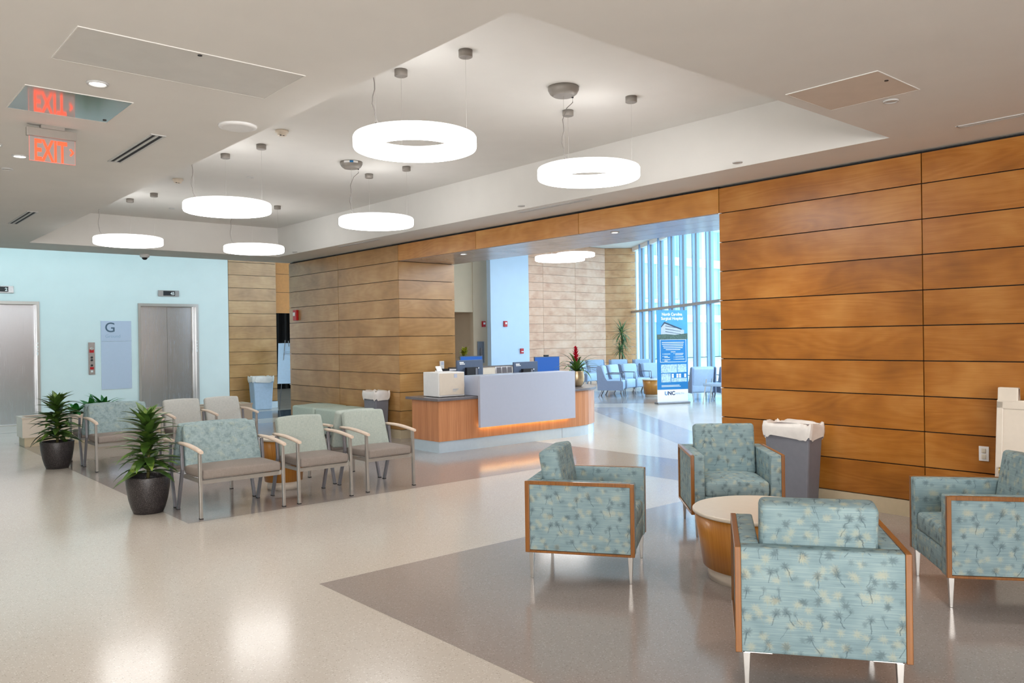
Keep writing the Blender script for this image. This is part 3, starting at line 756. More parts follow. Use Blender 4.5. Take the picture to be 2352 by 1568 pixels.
# ---------------------------------------------------------------- waiting chairs (face +Y in their own axes)
def make_chair(label, w, fab, loc, rz, group, sides=(-1, 1)):
    t = thing('waiting_chair', label, 'chair', loc, rz, group)
    hw = w/2
    for s in sides:
        bm = nb(); bar(bm, (s*hw, .30, .006), (s*hw, .285, .60), .026, .032); obj('leg', bm, 'silver', t, bevel=.002)
        bm = nb(); bar(bm, (s*hw, -.30, .006), (s*hw, -.165, .40), .026, .034); bar(bm, (s*hw, -.165, .39), (s*hw, -.19, .62), .024, .03); obj('leg', bm, 'dsilver', t, bevel=.002)
        for y in (.30, -.30): bm = nb(); box(bm, (s*hw, y, .005), (.03, .036, .01)); obj('foot_glide', bm, 'rubber', t)
        bm = nb(); n = 9; prev = None
        for k in range(n):
            u = k/(n-1); y = .335-u*.58; z = .603+.042*math.sin(min(1, u*1.25)*PI/2)-.004*u; wd_ = .021+.006*math.sin(u*PI)
            if k == 0: wd_ = .017
            ring = [bm.verts.new((s*hw+dx, y, z+dz)) for dx, dz in ((-wd_, -.004), (-wd_*.7, -.014), (wd_*.7, -.014), (wd_, -.004), (wd_*.8, .010), (-wd_*.8, .010))]
            if prev:
                for i in range(6): f = bm.faces.new((prev[i], prev[(i+1) % 6], ring[(i+1) % 6], ring[i])); f.smooth = True
            else: bm.faces.new(ring[::-1])
            prev = ring
        bm.faces.new(prev); obj('armrest', bm, 'arm', t)
    bm = nb(); box(bm, (0, .262, .325), (w-.03, .022, .036)); box(bm, (0, -.15, .335), (w-.03, .03, .03))
    for s in (-1, 1): box(bm, (s*(hw-.016), .06, .333), (.022, .42, .032))
    obj('seat_frame', bm, 'silver', t)
    bm = nb(); rbox(bm, (0, .055, .393), (w-.045, .49, .085), .022, 3, crown=.012); obj('seat', bm, 'taupe', t)
    tp = .05
    def shape(p):
        k = (p.z/.42)+.5
        return (p.x*(1-.05*max(0, k)**1.5), p.y-.016*math.cos(p.x/w*PI)*1.0, p.z+(.018*math.cos(p.x/w*PI) if p.z > .1 else 0))
    bm = nb(); rbox(bm, (0, -.222, .595), (w-.05, .088, .42), .026, 3, rot=(.30, 0, 0), fn=shape); obj('backrest', bm, fab, t)
    return t
G1 = 'waiting chairs with pale wooden arms'
c1 = make_chair('wide waiting chair in blue-grey print beside the nearest potted plant, facing us', .79, 'patt', (3.04, 7.64, 0), PI, G1)
c2 = make_chair('sage waiting chair facing us, second from the nearest potted plant', .575, 'green', (3.885, 7.65, 0), PI, G1)
dup(c2, (4.68, 7.70, 0), PI, 'sage waiting chair facing us, closest to the reception desk', G1)
dup(c1, (3.05, 8.345, 0), 0, 'wide blue-grey chair back to back behind the nearest wide chair', G1)
dup(c2, (4.68, 8.40, 0), 0, 'sage waiting chair facing away, back to back with the one nearest the desk', G1)
dup(c1, (3.08, 11.28, 0), PI, 'wide waiting chair in blue-grey print beside the farther potted plant, facing us', G1)
c5 = make_chair('pale grey waiting chair facing us in the farther row, beside the wide print chair', .56, 'greyw', (3.905, 11.28, 0), PI, G1)
make_chair('pale grey waiting chair facing us at the free end of the farther row', .56, 'greyw', (4.472, 11.28, 0), PI, G1, (-1,))
dup(c1, (3.08, 11.985, 0), 0, 'wide blue-grey chair facing the elevators, mostly hidden in the farther row', G1)

# ottomans
def ottoman(label, loc):
    t = thing('ottoman', label, 'ottoman', loc, 0, 'mint ottomans by the wood pier')
    bm = nb(); rbox(bm, (0, 0, .25), (.66, .80, .42), .035, 4, crown=.035); obj('cushion', bm, 'mint', t)
    for sx in (-1, 1):
        for sy in (-1, 1):
            bm = nb(); lathe(bm, [(.018, 0), (.024, .05)], 16, (sx*.28, sy*.33, 0)); obj('foot', bm, 'dark', t)
    return t
o1 = ottoman('pale mint square ottoman farther from the reception desk', (6.775, 13.0, 0))
dup(o1, (6.755, 12.10, 0), 0, 'pale mint square ottoman nearer the grey trash can', 'mint ottomans by the wood pier')

# low planter wall
t = thing('planter_wall', 'low cream planter wall behind the farther waiting chairs', 'planter', (4.35, 14.75, 0))
bm = nb(); box(bm, (0, 0, .29), (3.7, .46, .3)); obj('wall_box', bm, 'cream', t)
bm = nb(); box(bm, (0, 0, .07), (3.64, .42, .14)); obj('baseboard', bm, 'base', t)
bm = nb()
for y in (-.21, .21): box(bm, (0, y, .45), (3.72, .07, .02))
for x in (-1.825, 1.825): box(bm, (x, 0, .45), (.07, .36, .02))
obj('cap', bm, 'cream', t)
bm = nb(); box(bm, (0, 0, .435), (3.5, .34, .01)); obj('soil', bm, 'soil', t)

# ---------------------------------------------------------------- plants
def leaf(bm, base, az, el, L, w, droop, fold=.25, n=6, m=0):
    d = Vector((math.cos(az), math.sin(az), 0)); sd = Vector((-math.sin(az), math.cos(az), 0)); p = Vector(base); prev = None; e = el
    for k in range(n+1):
        u = k/n; ww = w*(math.sin(PI*(.12+.88*u)**.8) if u < 1 else 0)*.5+.0006
        upv = Vector((0, 0, 1))*math.cos(e)-d*math.sin(e)
        row = [bm.verts.new(p-sd*ww+upv*ww*fold), bm.verts.new(p), bm.verts.new(p+sd*ww+upv*ww*fold)]
        if prev:
            for i in (0, 1): f = bm.faces.new((prev[i], prev[i+1], row[i+1], row[i])); f.smooth = True; f.material_index = m
        prev = row; p = p+(d*math.cos(e)+Vector((0, 0, 1))*math.sin(e))*(L/n); e -= droop/n
def rosette(bm, base, n, L, w, el0, el1, droop, rnd, m=0):
    for i in range(n):
        u = i/max(1, n-1); az = i*2.39996+rnd.uniform(-.25, .25)
        leaf(bm, base, az, el0+(el1-el0)*u+rnd.uniform(-.12, .12), L*rnd.uniform(.8, 1.1), w*rnd.uniform(.85, 1.1), droop*rnd.uniform(.7, 1.3), m=m)
def potted_dracaena(label, loc, seed, top):
    rnd = random.Random(seed)
    t = thing('potted_plant', label, 'potted plant', loc, 0, 'dracaena plants in black pots')
    bm = nb(); h = .345
    lathe(bm, [(.128, 0), (.15, .05), (.172, .13), (.19, .24), (.198, h-.01), (.196, h), (.182, h), (.178, h-.05)], 48, cap1=False); obj('pot', bm, 'pot', t)
    bm = nb(); lathe(bm, [(.02, h-.045), (.177, h-.05)], 32, cap0=True); bm2 = None; obj('soil', bm, 'soil', t)
    bm = nb(); tube(bm, [(0, 0, h-.06), (.01, 0, h+.2), (0, .01, top-.16)], [.016, .014, .008]); obj('stem', bm, 'stem', t)
    bm = nb(); nL = 96
    for i in range(nL):
        u = i/(nL-1); z = h+.02+u*(top-.17-h); az = i*2.39996+rnd.uniform(-.3, .3)
        el = .15+.6*u**2+rnd.uniform(-.3, .35); L = (.37-.12*u**2)*rnd.uniform(.7, 1.1)
        leaf(bm, (0, 0, z), az, el, L, .084*rnd.uniform(.8, 1.15), .85*(1-u*.35)*rnd.uniform(.2, 1.5), .3)
    for i in range(7): leaf(bm, (0, 0, top-.2), i*2.4, 1.1+.05*i, .2, .055, .5, .35)
    obj('leaves', bm, 'leaf', t)
    return t
potted_dracaena('green dracaena in a black pot beside the nearest wide chair', (2.40, 8.02, 0), 3, 1.02)
potted_dracaena('green dracaena in a black pot beside the farther wide chair', (2.41, 11.75, 0), 8, 1.0)
t = thing('planter_plant', 'bright green broadleaf plant growing from the low planter wall', 'plant', (3.55, 14.74, .44))
bm = nb(); rosette(bm, (0, 0, 0), 22, .36, .12, .2, 1.3, 1.0, random.Random(5)); rosette(bm, (-.25, 0, 0), 16, .34, .09, .2, 1.2, 1.0, random.Random(6)); rosette(bm, (.18, 0, .05), 16, .4, .07, .4, 1.3, 1.0, random.Random(9)); obj('leaves', bm, 'leaf2', t)
bm = nb(); tube(bm, [(0, 0, -.01), (0, 0, .08)], .02); obj('stem', bm, 'stem', t)
# tall spiky plant by the window
t = thing('floor_plant', 'tall spiky dracaena in the far lounge corner by the window', 'plant', (21.2, 18.7, 0))
rnd = random.Random(11)
bm = nb(); lathe(bm, [(.2, 0), (.26, .1), (.28, .5), (.26, .5), (.25, .44)], 32, cap1=False); obj('pot', bm, 'cream', t)
bm = nb(); tube(bm, [(0, 0, .4), (.03, 0, 1.1), (.0, .0, 1.75)], .03); tube(bm, [(-.05, .05, .4), (-.12, .0, .9), (-.1, 0, 1.15)], .025); obj('stem', bm, 'stem', t)
bm = nb()
for bx, bz in ((0, 1.72), (-.1, 1.1), (.06, 1.35)): rosette(bm, (bx, 0, bz), 60 if bz > 1.5 else 40, .55 if bz > 1.5 else .45, .035, -.7, 1.45, .8, rnd)
obj('leaves', bm, 'leaf3', t)

# ---------------------------------------------------------------- trash cans
def trash_can(label, loc, rz, L, Wd, h, mat, seed):
    rnd = random.Random(seed)
    t = thing('trash_can', label, 'trash can', loc, rz, 'slim trash cans with white liners')
    bm = nb()
    quadbox(bm, Matrix.Translation((0, 0, h/2)), (L, Wd, h), fn=lambda p: (p.x*(1 if p.z > 0 else .82), p.y*(1 if p.z > 0 else .84), p.z))
    obj('bin_body', bm, mat, t, bevel=.018)
    bm = nb(); n = 96; rows = []
    def per(i, gx, gy):   # point on a rounded rectangle
        a = 2*PI*i/n; c, s = math.cos(a), math.sin(a); e = .28
        return (math.copysign(abs(c)**e, c)*gx, math.copysign(abs(s)**e, s)*gy)
    prof = [(-.02, h-.10), (-.016, h-.01), (.004, h+.022), (.016, h+.018), (.022, h-.02), (.022, h-.07), (.016, h-.115)]
    ph = [rnd.uniform(0, 6) for _ in range(6)]
    for j, (g, z) in enumerate(prof):
        row = []
        for i in range(n):
            wv = .012*math.sin(i*.42+ph[0]+j*.7)+.006*math.sin(i*.95+ph[1]+j*1.1)
            k = 1 if j > 1 else .3
            x, y = per(i, L/2+g+wv*.45*k, Wd/2+g+wv*.45*k)
            row.append(bm.verts.new((x, y, z+wv*(.8 if j in (2, 3) else 1.2 if j > 4 else .3))))
        rows.append(row)
    for a, b in zip(rows, rows[1:]):
        for i in range(n): f = bm.faces.new((a[i], a[(i+1) % n], b[(i+1) % n], b[i])); f.smooth = True
    f = bm.faces.new(rows[0]); obj('bin_liner', bm, 'bag', t)
    bm = nb(); box(bm, (0, 0, h-.112), (L+.006, Wd+.006, .02)); obj('rim', bm, mat, t, bevel=.006)
trash_can('dark grey slim trash can with white liner by the amber wood wall, behind an armchair', (6.935, 4.02, 0), PI/2, .46, .25, .745, 'greyp', 1)
trash_can('dark grey slim trash can with white liner between the ottomans and the reception desk', (6.96, 11.42, 0), PI/2, .38, .26, .745, 'greyp', 2)
trash_can('pale blue-grey trash can with white liner by the passage beside the elevators', (8.05, 18.33, 0), 0, .50, .30, .76, 'blubin', 3)

# ---------------------------------------------------------------- reception desk
t = thing('reception_desk', 'curved wood reception desk with a raised white front panel', 'reception desk', (0, 0, 0))
arc = [(9.3+1.1*math.cos(a), 10.3+1.1*math.sin(a)) for a in [(-90+90*k/14)*PI/180 for k in range(15)]]
outer = [(6.6, 9.85), (6.6, 9.2)]+arc+[(10.4, 10.95)]
inner = [(9.3+.55*math.cos(a), 10.3+.55*math.sin(a)) for a in [(-90+90*k/14)*PI/180 for k in range(15)]]
full = outer+[(9.85, 10.95)]+inner[::-1]+[(7.3, 9.75), (7.3, 9.85)]
bm = nb(); prism(bm, full, .16, .725); obj('desk_body', bm, 'deskwood', t)
def offs(d):
    a2 = [(9.3+(1.1+d)*math.cos(a), 10.3+(1.1+d)*math.sin(a)) for a in [(-90+90*k/14)*PI/180 for k in range(15)]]
    return [(6.6-d, 9.85+d), (6.6-d, 9.2-d)]+a2+[(10.4+d, 10.95)]
ct = offs(.035)+[(9.8, 10.95)]+[(9.3+.5*math.cos(a), 10.3+.5*math.sin(a)) for a in [(-90*k/14)*PI/180 for k in range(15)]]+[(7.35, 9.8), (7.35, 9.885)]
ct[0] = (6.565, 9.97)
ct[-1] = (7.35, 9.97)
bm = nb(); prism(bm, ct, .725, .762); obj('countertop', bm, 'counter', t, bevel=.004)
bm = nb(); prism(bm, offs(-.012)+[(9.86, 10.94)]+inner[::-1]+[(7.29, 9.76), (7.29, 9.84)], 0, .16)
box(bm, (9.0, 9.2115, .08), (.004, .003, .16), m=1); obj('kick_plate', bm, ['kick', 'counter'], t)
bm = nb(); box(bm, (8.225, 9.12, .684), (1.93, .05, .742)); box(bm, (8.225, 9.304, .91), (1.926, .314, .288)); obj('front_panel', bm, 'deskwhite', t, bevel=.003)
bm = nb(); box(bm, (8.225, 9.166, .318), (1.80, .02, .01)); obj('led_strip', bm, 'led', t)
bm = nb(); box(bm, (9.25, 10.93, .55), (2.3, .05, 1.1)); obj('back_screen', bm, 'cream', t)
bm = nb(); box(bm, (9.25, 10.93, 1.108), (2.34, .09, .016)); obj('back_cap', bm, 'counter', t)
bm = nb(); prism(bm, [(7.3, 9.78), (9.3, 9.78), (9.75, 10.3), (9.75, 10.88), (7.95, 10.88), (7.95, 10.45), (7.3, 10.45)], .70, .73); obj('worktop', bm, 'cream', t)
bm = nb()
for x, y in ((7.4, 9.85), (7.4, 10.4), (8.0, 10.8)): box(bm, (x, y, .35), (.05, .05, .7))
obj('worktop_leg', bm, 'dsilver', t)

# things on the desk
t = thing('printer', 'white box shaped printer on the low end of the reception desk', 'printer', (6.985, 9.53, .762), -.07)
bm = nb(); box(bm, (-.03, .02, .18), (.44, .42, .345)); obj('case', bm, 'white', t, bevel=.008)
bm = nb(); box(bm, (-.03, -.195, .185), (.41, .012, .31)); obj('front_cover', bm, 'cream', t, bevel=.004)
bm = nb()
for x in (-.2, .14):
    for y in (-.15, .18): box(bm, (x, y, .004), (.05, .04, .008))
obj('foot', bm, 'counter', t)
bm = nb(); box(bm, (.03, -.2025, .3), (.05, .003, .055)); obj('rating_label', bm, 'sign', t)
bm = nb()
for k in range(3): box(bm, (.03-.01*k, -.2025, .11-.014*k), (.1-.02*k, .003, .004))
obj('small_print', bm, 'signtxt2', t)
t = thing('card_reader', 'small white tilted card reader on top of the white printer', 'card reader', (6.93, 9.62, 1.121), .2)
bm = nb(); box(bm, (0, .01, .035), (.10, .012, .085), rot=(-.55, 0, 0)); obj('screen_plate', bm, 'white', t)
bm = nb(); box(bm, (0, .02, .006), (.08, .06, .012)); obj('stand', bm, 'white', t)
t = thing('cable_bundle', 'tangle of black cables and plugs beside the white printer', 'cables', (7.31, 9.62, .762))
rnd = random.Random(4)
bm = nb()
for k in range(9):
    p = Vector((rnd.uniform(-.08, .08), rnd.uniform(-.06, .06), .006)); pts = [p]
    for j in range(6): pts.append(Vector((rnd.uniform(-.1, .1), rnd.uniform(-.06, .06), rnd.uniform(.01, .13))))
    tube(bm, pts, .006, 6)
tube(bm, [(0, 0, .05), (.02, .05, .2), (.06, .05, .3), (.02, .06, .18), (.05, .03, .06)], .004, 6)
obj('cable', bm, 'rubber', t)
bm = nb(); box(bm, (.03, -.02, .09), (.09, .05, .05)); box(bm, (-.06, .0, .05), (.04, .04, .06)); obj('plug', bm, 'dark', t)
def monitor(label, loc, rz, w, h, z0, back=True):
    t = thing('monitor', label, 'monitor', loc, rz, 'monitors on the reception desk')
    bm = nb(); box(bm, (0, 0, z0+h/2), (w, .03, h)); obj('housing', bm, 'monitor', t, bevel=.005)
    bm = nb(); box(bm, (0, .017 if back else -.017, z0+h/2), (w-.02, .004, h-.025)); obj('screen', bm, 'screen' if not back else 'dark', t)
    bm = nb(); box(bm, (0, .06, .01), (.24, .2, .02)); box(bm, (0, -.05 if back else .05, z0/2+.1), (.08, .03, z0+.16)); obj('stand', bm, 'dark', t)
    if back:
        bm = nb(); box(bm, (-.02, -.06, z0+h*.42), (.24, .05, h*.5)); obj('computer_unit', bm, 'dark', t)
        bm = nb(); box(bm, (.06, -.087, z0+h*.42), (.04, .01, h*.42)); obj('unit_edge', bm, 'greyp', t)
        bm = nb(); box(bm, (-w/2+.09, -.0165, z0+h-.035), (.09, .003, .02)); box(bm, (-w/2+.105, -.0165, z0+h-.058), (.11, .003, .014)); box(bm, (w/2-.11, -.0165, z0+h*.62), (.045, .003, .018)); obj('sticker', bm, 'white', t)
    return t
monitor('slate monitor seen from behind, next to the white printer', (7.745, 9.95, .73), .12, .56, .34, .19)
monitor('slate monitor seen from behind, in front of the bright blue screen', (8.90, 9.95, .73), .1, .58, .34, .13)
monitor('small blue screen monitor partly hidden behind the printer side monitor', (8.14, 10.42, .73), -.25, .40, .28, .30, False)
t = monitor('bright blue screen monitor with a webcam on top', (9.77, 10.36, .73), -.25, .50, .33, .20, False)
bm = nb(); rbox(bm, (-.01, 0, .545), (.1, .03, .03), .008, 2); obj('webcam', bm, 'dark', t)
t = thing('document_tray', 'stack of dark document trays behind the white printer', 'document tray', (7.62, 10.32, .73), .3)
bm = nb()
for k in range(4): box(bm, (0, 0, .03+.11*k), (.34, .26, .012))
for sx in (-1, 1): box(bm, (sx*.168, 0, .2), (.006, .26, .4))
obj('tray', bm, 'dark', t)
bm = nb()
for k in range(4): box(bm, (0, 0, .045+.11*k), (.28, .22, .02))
obj('paper', bm, 'bwhite', t)
for k in range(3):
    t = thing('brochure_stand', 'small tilted brochure on the reception worktop, %s of three' % ['one nearest the printer', 'middle', 'one nearest the blue screen'][k], 'brochure', (8.83+.12*k, 10.55, .73), -.2, 'brochures on the reception worktop')
    bm = nb(); box(bm, (0, .02, .19), (.09, .008, .38), rot=(-.12, 0, 0)); obj('holder', bm, 'bwhite', t)
    bm = nb(); box(bm, (0, -.012, .32), (.085, .004, .10), rot=(-.12, 0, 0)); obj('cover', bm, 'counter', t)
t = thing('desk_plant', 'yellow-green plant standing behind the reception monitors', 'plant', (8.21, 10.72, .73))
bm = nb(); lathe(bm, [(.06, 0), (.085, .1), (.09, .2), (.08, .2), (.078, .17)], 28, cap1=False); obj('pot', bm, 'cream', t)
bm = nb(); tube(bm, [(0, 0, .15), (0, 0, .45), (.02, 0, .62)], .008); obj('stem', bm, 'stem', t)
bm = nb(); rnd = random.Random(2)
for z, L in ((.36, .13), (.48, .13), (.58, .12), (.64, .1)): rosette(bm, (.02*(z-.3), 0, z), 12, L, .06, -.3, 1.2, .8, rnd)
rosette(bm, (.05, 0, .62), 8, .14, .05, .4, 1.4, .6, rnd); obj('leaves', bm, 'leafy', t)
t = thing('bromeliad', 'red flowering bromeliad in a champagne metal pot on the desk', 'potted plant', (9.80, 9.66, .762))
bm = nb(); lathe(bm, [(.075, 0), (.105, .03), (.128, .10), (.13, .17), (.118, .245), (.122, .26), (.112, .26), (.105, .22)], 40, cap1=False); obj('pot', bm, 'goldpot', t)
bm = nb(); lathe(bm, [(.01, .225), (.105, .222)], 24); obj('soil', bm, 'soil', t)
bm = nb(); rnd = random.Random(21); rosette(bm, (0, 0, .22), 26, .50, .05, .45, 1.35, 1.5, rnd); obj('leaves', bm, 'leaf', t)
bm = nb(); tube(bm, [(0, 0, .22), (-.01, 0, .42), (-.015, 0, .66)], .012); obj('stem', bm, 'stem', t)
bm = nb()
for k in range(34):
    u = k/33; leaf(bm, (-.01-.005*u, 0, .36+.26*u), k*2.4, .6+.6*u, .13-.05*u, .042, .5, .4)
obj('flower_spike', bm, 'bract', t)

# wall devices
t = thing('thermostat', 'white thermostat on the wood pier beside the reception desk', 'thermostat', (7.965, 11.0, 1.155))
bm = nb(); box(bm, (0, -.012, 0), (.085, .024, .14)); obj('housing', bm, 'white', t, bevel=.004)
bm = nb(); box(bm, (.005, -.0255, .03), (.055, .003, .05)); obj('display_window', bm, 'sign', t)
def strobe(label, loc, rz, h=.13, w=.11, pull=False, s=1):
    t = thing('fire_alarm_pull' if pull else 'fire_alarm_strobe', label, 'fire alarm', loc, rz, None if pull else 'red fire alarm strobes')
    bm = nb(); box(bm, (0, -.025, 0), (w*s, .05, h*s)); obj('housing', bm, 'red', t, bevel=.006)
    bm = nb()
    if pull: box(bm, (0, -.055, -.02*s), (w*.7*s, .015, .03*s))
    else: rbox(bm, (0, -.058, .02*s), (w*.5*s, .02, h*.35*s), .006, 2)
    obj('handle' if pull else 'strobe_lens', bm, 'white', t)
strobe('red fire alarm strobe on the wood pier above the ottomans', (XW, 14.58, 2.09), -PI/2, .2, .14)
strobe('red fire alarm strobe on the beige wall beside the white wall', (17.99, 22.3, 2.11), 0, .2, .15)
strobe('red fire alarm strobe on the white lounge wall', (18.37, 21.57, 2.10), 0, .2, .15)
strobe('red fire alarm pull station low on the white lounge wall', (19.12, 21.57, 1.14), 0, .18, .14, True)
t = thing('extinguisher_cabinet', 'grey framed extinguisher cabinet on the beige lounge wall', 'extinguisher cabinet', (17.84, 22.3, 1.12))
bm = nb()
for s in (-1, 1): box(bm, (s*.13, -.02, 0), (.03, .04, .76)); box(bm, (0, -.02, s*.365), (.23, .04, .03))
obj('cabinet_frame', bm, 'dsilver', t)
bm = nb(); box(bm, (0, -.01, 0), (.23, .02, .7)); obj('door', bm, 'greyp', t)
bm = nb(); lathe(bm, [(.04, 0), (.04, .3), (.015, .36)], 16, (0, -.045, -.2)); obj('extinguisher', bm, 'counter', t)
t = thing('wall_outlet', 'ivory wall outlet low on the amber wood wall', 'outlet', (XW, 2.464, .603), -PI/2)
bm = nb(); box(bm, (0, -.004, 0), (.075, .008, .118)); obj('cover_plate', bm, 'white', t, bevel=.002)
bm = nb()
for s in (-1, 1): rbox(bm, (0, -.010, s*.024), (.034, .006, .036), .002, 2)
obj('receptacle', bm, 'outletm', t)

# ivory folding sign at the right edge
t = thing('folding_sign', 'ivory plastic folding floor sign behind the armchair at the photo edge', 'floor sign', (6.86, 1.955, 0), -PI/2)
def ab(bm, c, s, m=0, bev=.0): box(bm, c, s, m=m)
for sgn, nm in ((-1, 'front_leaf'), (1, 'rear_leaf')):
    bm = nb(); tilt = sgn*.10
    Rm = Matrix.Rotation(tilt, 4, 'X'); 
    def bx(cx, cz, sx, sz, dy=.026, cy=0):
        quadbox(bm, Matrix.Translation((0, sgn*.012, 1.06)) @ Rm @ Matrix.Translation((cx, cy, cz-1.06)), (sx, dy, sz))
    bx(0, .53, .60, 1.05); bx(-.285, .53, .05, 1.06, .04); bx(.285, .53, .05, 1.06, .04); bx(0, 1.03, .62, .07, .04); bx(0, .06, .62, .08, .04)
    bx(-.235, 1.10, .14, .12, .04); bx(.235, 1.10, .14, .12, .04)
    obj(nm, bm, 'aframe', t, bevel=.008)
bm = nb(); tube(bm, [(-.262, -.095, .56), (-.262, -.125, .56), (-.262, -.13, .53), (-.262, -.125, .50), (-.262, -.095, .50)], .008); obj('latch', bm, 'brass', t)

# easel sign in the passage
t = thing('easel_sign', 'pale blue poster on a thin easel at the passage entrance', 'easel sign', (8.43, 17.78, 0), -.62)
bm = nb(); box(bm, (.12, 0, 1.08), (.62, .02, .95), rot=(-.16, 0, 0)); pz = obj('poster', bm, 'easel', t)
bm = nb(); box(bm, (.1, -.028, 1.35), (.3, .003, .012), rot=(-.16, 0, 0)); box(bm, (.1, -.022, 1.31), (.22, .003, .008), rot=(-.16, 0, 0)); obj('lettering', bm, 'signtxt2', pz)
bm = nb(); 
bm.faces.new([bm.verts.new(p) for p in ((-.15, .045, .68), (.42, .045, .68), (.42, .02, .85), (.2, -.0, .95), (.0, .02, .8))]); obj('mountain_picture', bm, 'signtxt', pz)
bm = nb(); tube(bm, [(-.18, .03, 0), (-.02, .0, 1.62)], .009); tube(bm, [(.38, .03, 0), (.1, .0, 1.62)], .009); tube(bm, [(.1, .5, 0), (.05, .02, 1.6)], .009); tube(bm, [(-.2, -.06, .62), (.42, -.06, .62)], .009); obj('easel_frame', bm, 'dsilver', t)

# ---------------------------------------------------------------- banner stand
bl = Vector((15.007, 12.187)); br = Vector((15.785, 11.836)); bd = br-bl; BW = bd.length
t = thing('retractable_banner', 'blue pull-up hospital banner standing in the far lounge', 'banner', ((bl.x+br.x)/2, (bl.y+br.y)/2, 0), math.atan2(bd.y, bd.x))
bm = nb(); box(bm, (0, .02, .022), (BW, .2, .04)); obj('base', bm, 'dsilver', t, bevel=.01)
bm = nb(); tube(bm, [(0, .06, .04), (0, .05, 2.2)], .012); obj('pole', bm, 'dsilver', t)
def Z(px): return .03+2.17*(1-(px-90)/1390.0)
W2 = .80
bm = nb(); box(bm, (0, 0, (.04+2.2)/2), (W2, .006, 2.16)); obj('banner_sheet', bm, 'bwhite', t)
def patch(nm, x0, x1, p0, p1, mat, par, y=-.005):
    bm = nb(); box(bm, ((x0+x1)/2*W2, y, (Z(p0)+Z(p1))/2), ((x1-x0)*W2, .003, Z(p0)-Z(p1))); return obj(nm, bm, mat, par)
g = patch('blue_field', -.5, .5, 90, 1285, 'bblue', t)
patch('sky_picture', -.5, .5, 90, 530, 'bsky', g, -.007)
bm = nb(); fx = lambda p: (p-335)/490.0*W2
def pg(pts, y): bm.faces.new([bm.verts.new((fx(a), y, Z(b))) for a, b in pts])
pg([(215, 290), (480, 385), (480, 470), (215, 450)], -.0095); pg([(160, 345), (215, 290), (215, 450), (155, 455)], -.0095); pg([(480, 385), (525, 390), (525, 470), (480, 470)], -.0095); obj('building_picture', bm, 'bgrey', g)
bm = nb(); pg([(210, 262), (490, 372), (480, 388), (215, 292), (160, 350), (155, 340)], -.011)
for yy in (340, 385, 425): pg([(225, yy-18), (470, yy+24), (470, yy+30), (225, yy-8)], -.011)
obj('roof_picture', bm, 'bdark', g)
bm = nb(); pg([(92, 455), (240, 450), (380, 462), (580, 440), (582, 530), (95, 530)], -.0098); obj('treeline_picture', bm, 'bgreen', g)
bm = nb()
for x0_, x1_, y0_, y1_ in ((140, 552, 533, 537), (140, 552, 868, 874), (138, 144, 533, 874), (549, 555, 533, 874)):
    box(bm, ((fx(x0_)+fx(x1_))/2, -.007, (Z(y0_)+Z(y1_))/2), (fx(x1_)-fx(x0_), .003, Z(y0_)-Z(y1_)))
for k, (xa, xb) in enumerate(((168, 520), (170, 512), (185, 508), (195, 500), (230, 462))): box(bm, ((fx(xa)+fx(xb))/2, -.007, Z(576+27*k)), (fx(xb)-fx(xa), .003, .013))
box(bm, (fx(347), -.007, Z(718)), (.12, .003, .012))
for xa, yy, w in ((200, 750, 100), (200, 785, 60), (205, 803, 85), (200, 836, 100), (205, 855, 50), (380, 745, 130), (380, 765, 120), (378, 797, 135), (378, 830, 150)): box(bm, (fx(xa+w/2), -.007, Z(yy)), (w/490*W2, .003, .011))
for xa, yy in ((183, 750), (183, 785), (183, 836), (360, 745), (360, 797), (360, 830)): box(bm, (fx(xa), -.007, Z(yy)), (.014, .003, .014))
for yy, xb in ((1222, 440), (1240, 460)): box(bm, ((fx(155)+fx(xb))/2, -.007, Z(yy)), (fx(xb)-fx(155), .003, .011))
obj('small_print', bm, 'bwhite', g)
for x0_, x1_, y0_, y1_ in ((150, 403, 908, 1032), (413, 557, 908, 1028), (152, 302, 1045, 1175), (312, 560, 1115, 1172)):
    bm = nb(); box(bm, ((fx(x0_)+fx(x1_))/2, -.007, (Z(y0_)+Z(y1_))/2), (fx(x1_)-fx(x0_), .003, Z(y0_)-Z(y1_))); obj('small_photo', bm, 'bpale', g)
for cx, cy in ((335, 1065), (335, 1095), (410, 1065), (410, 1095), (452, 1065), (452, 1095), (535, 1065), (535, 1092)):
    bm = nb(); box(bm, (fx(cx), -.0075, Z(cy)), (.05, .003, .042)); obj('pictogram', bm, 'bwhite', g)
text('lettering', 'North Carolina\nSurgical Hospital', .098, g, 'bwhite', (.0, -.0095, Z(172)), (PI/2, 0, 0), 'CENTER', .002, sx=.86)
text('logo_lettering', 'U', .125, t, 'bblue', (fx(203), -.006, Z(1368)), (PI/2, 0, 0), 'LEFT', .002)
text('logo_lettering', 'NC', .125, t, 'bnavy', (fx(256), -.006, Z(1368)), (PI/2, 0, 0), 'LEFT', .004)
text('logo_lettering', 'HEALTH', .058, t, 'signtxt2', (fx(368), -.006, Z(1360)), (PI/2, 0, 0), 'LEFT', .0, sx=1.1)

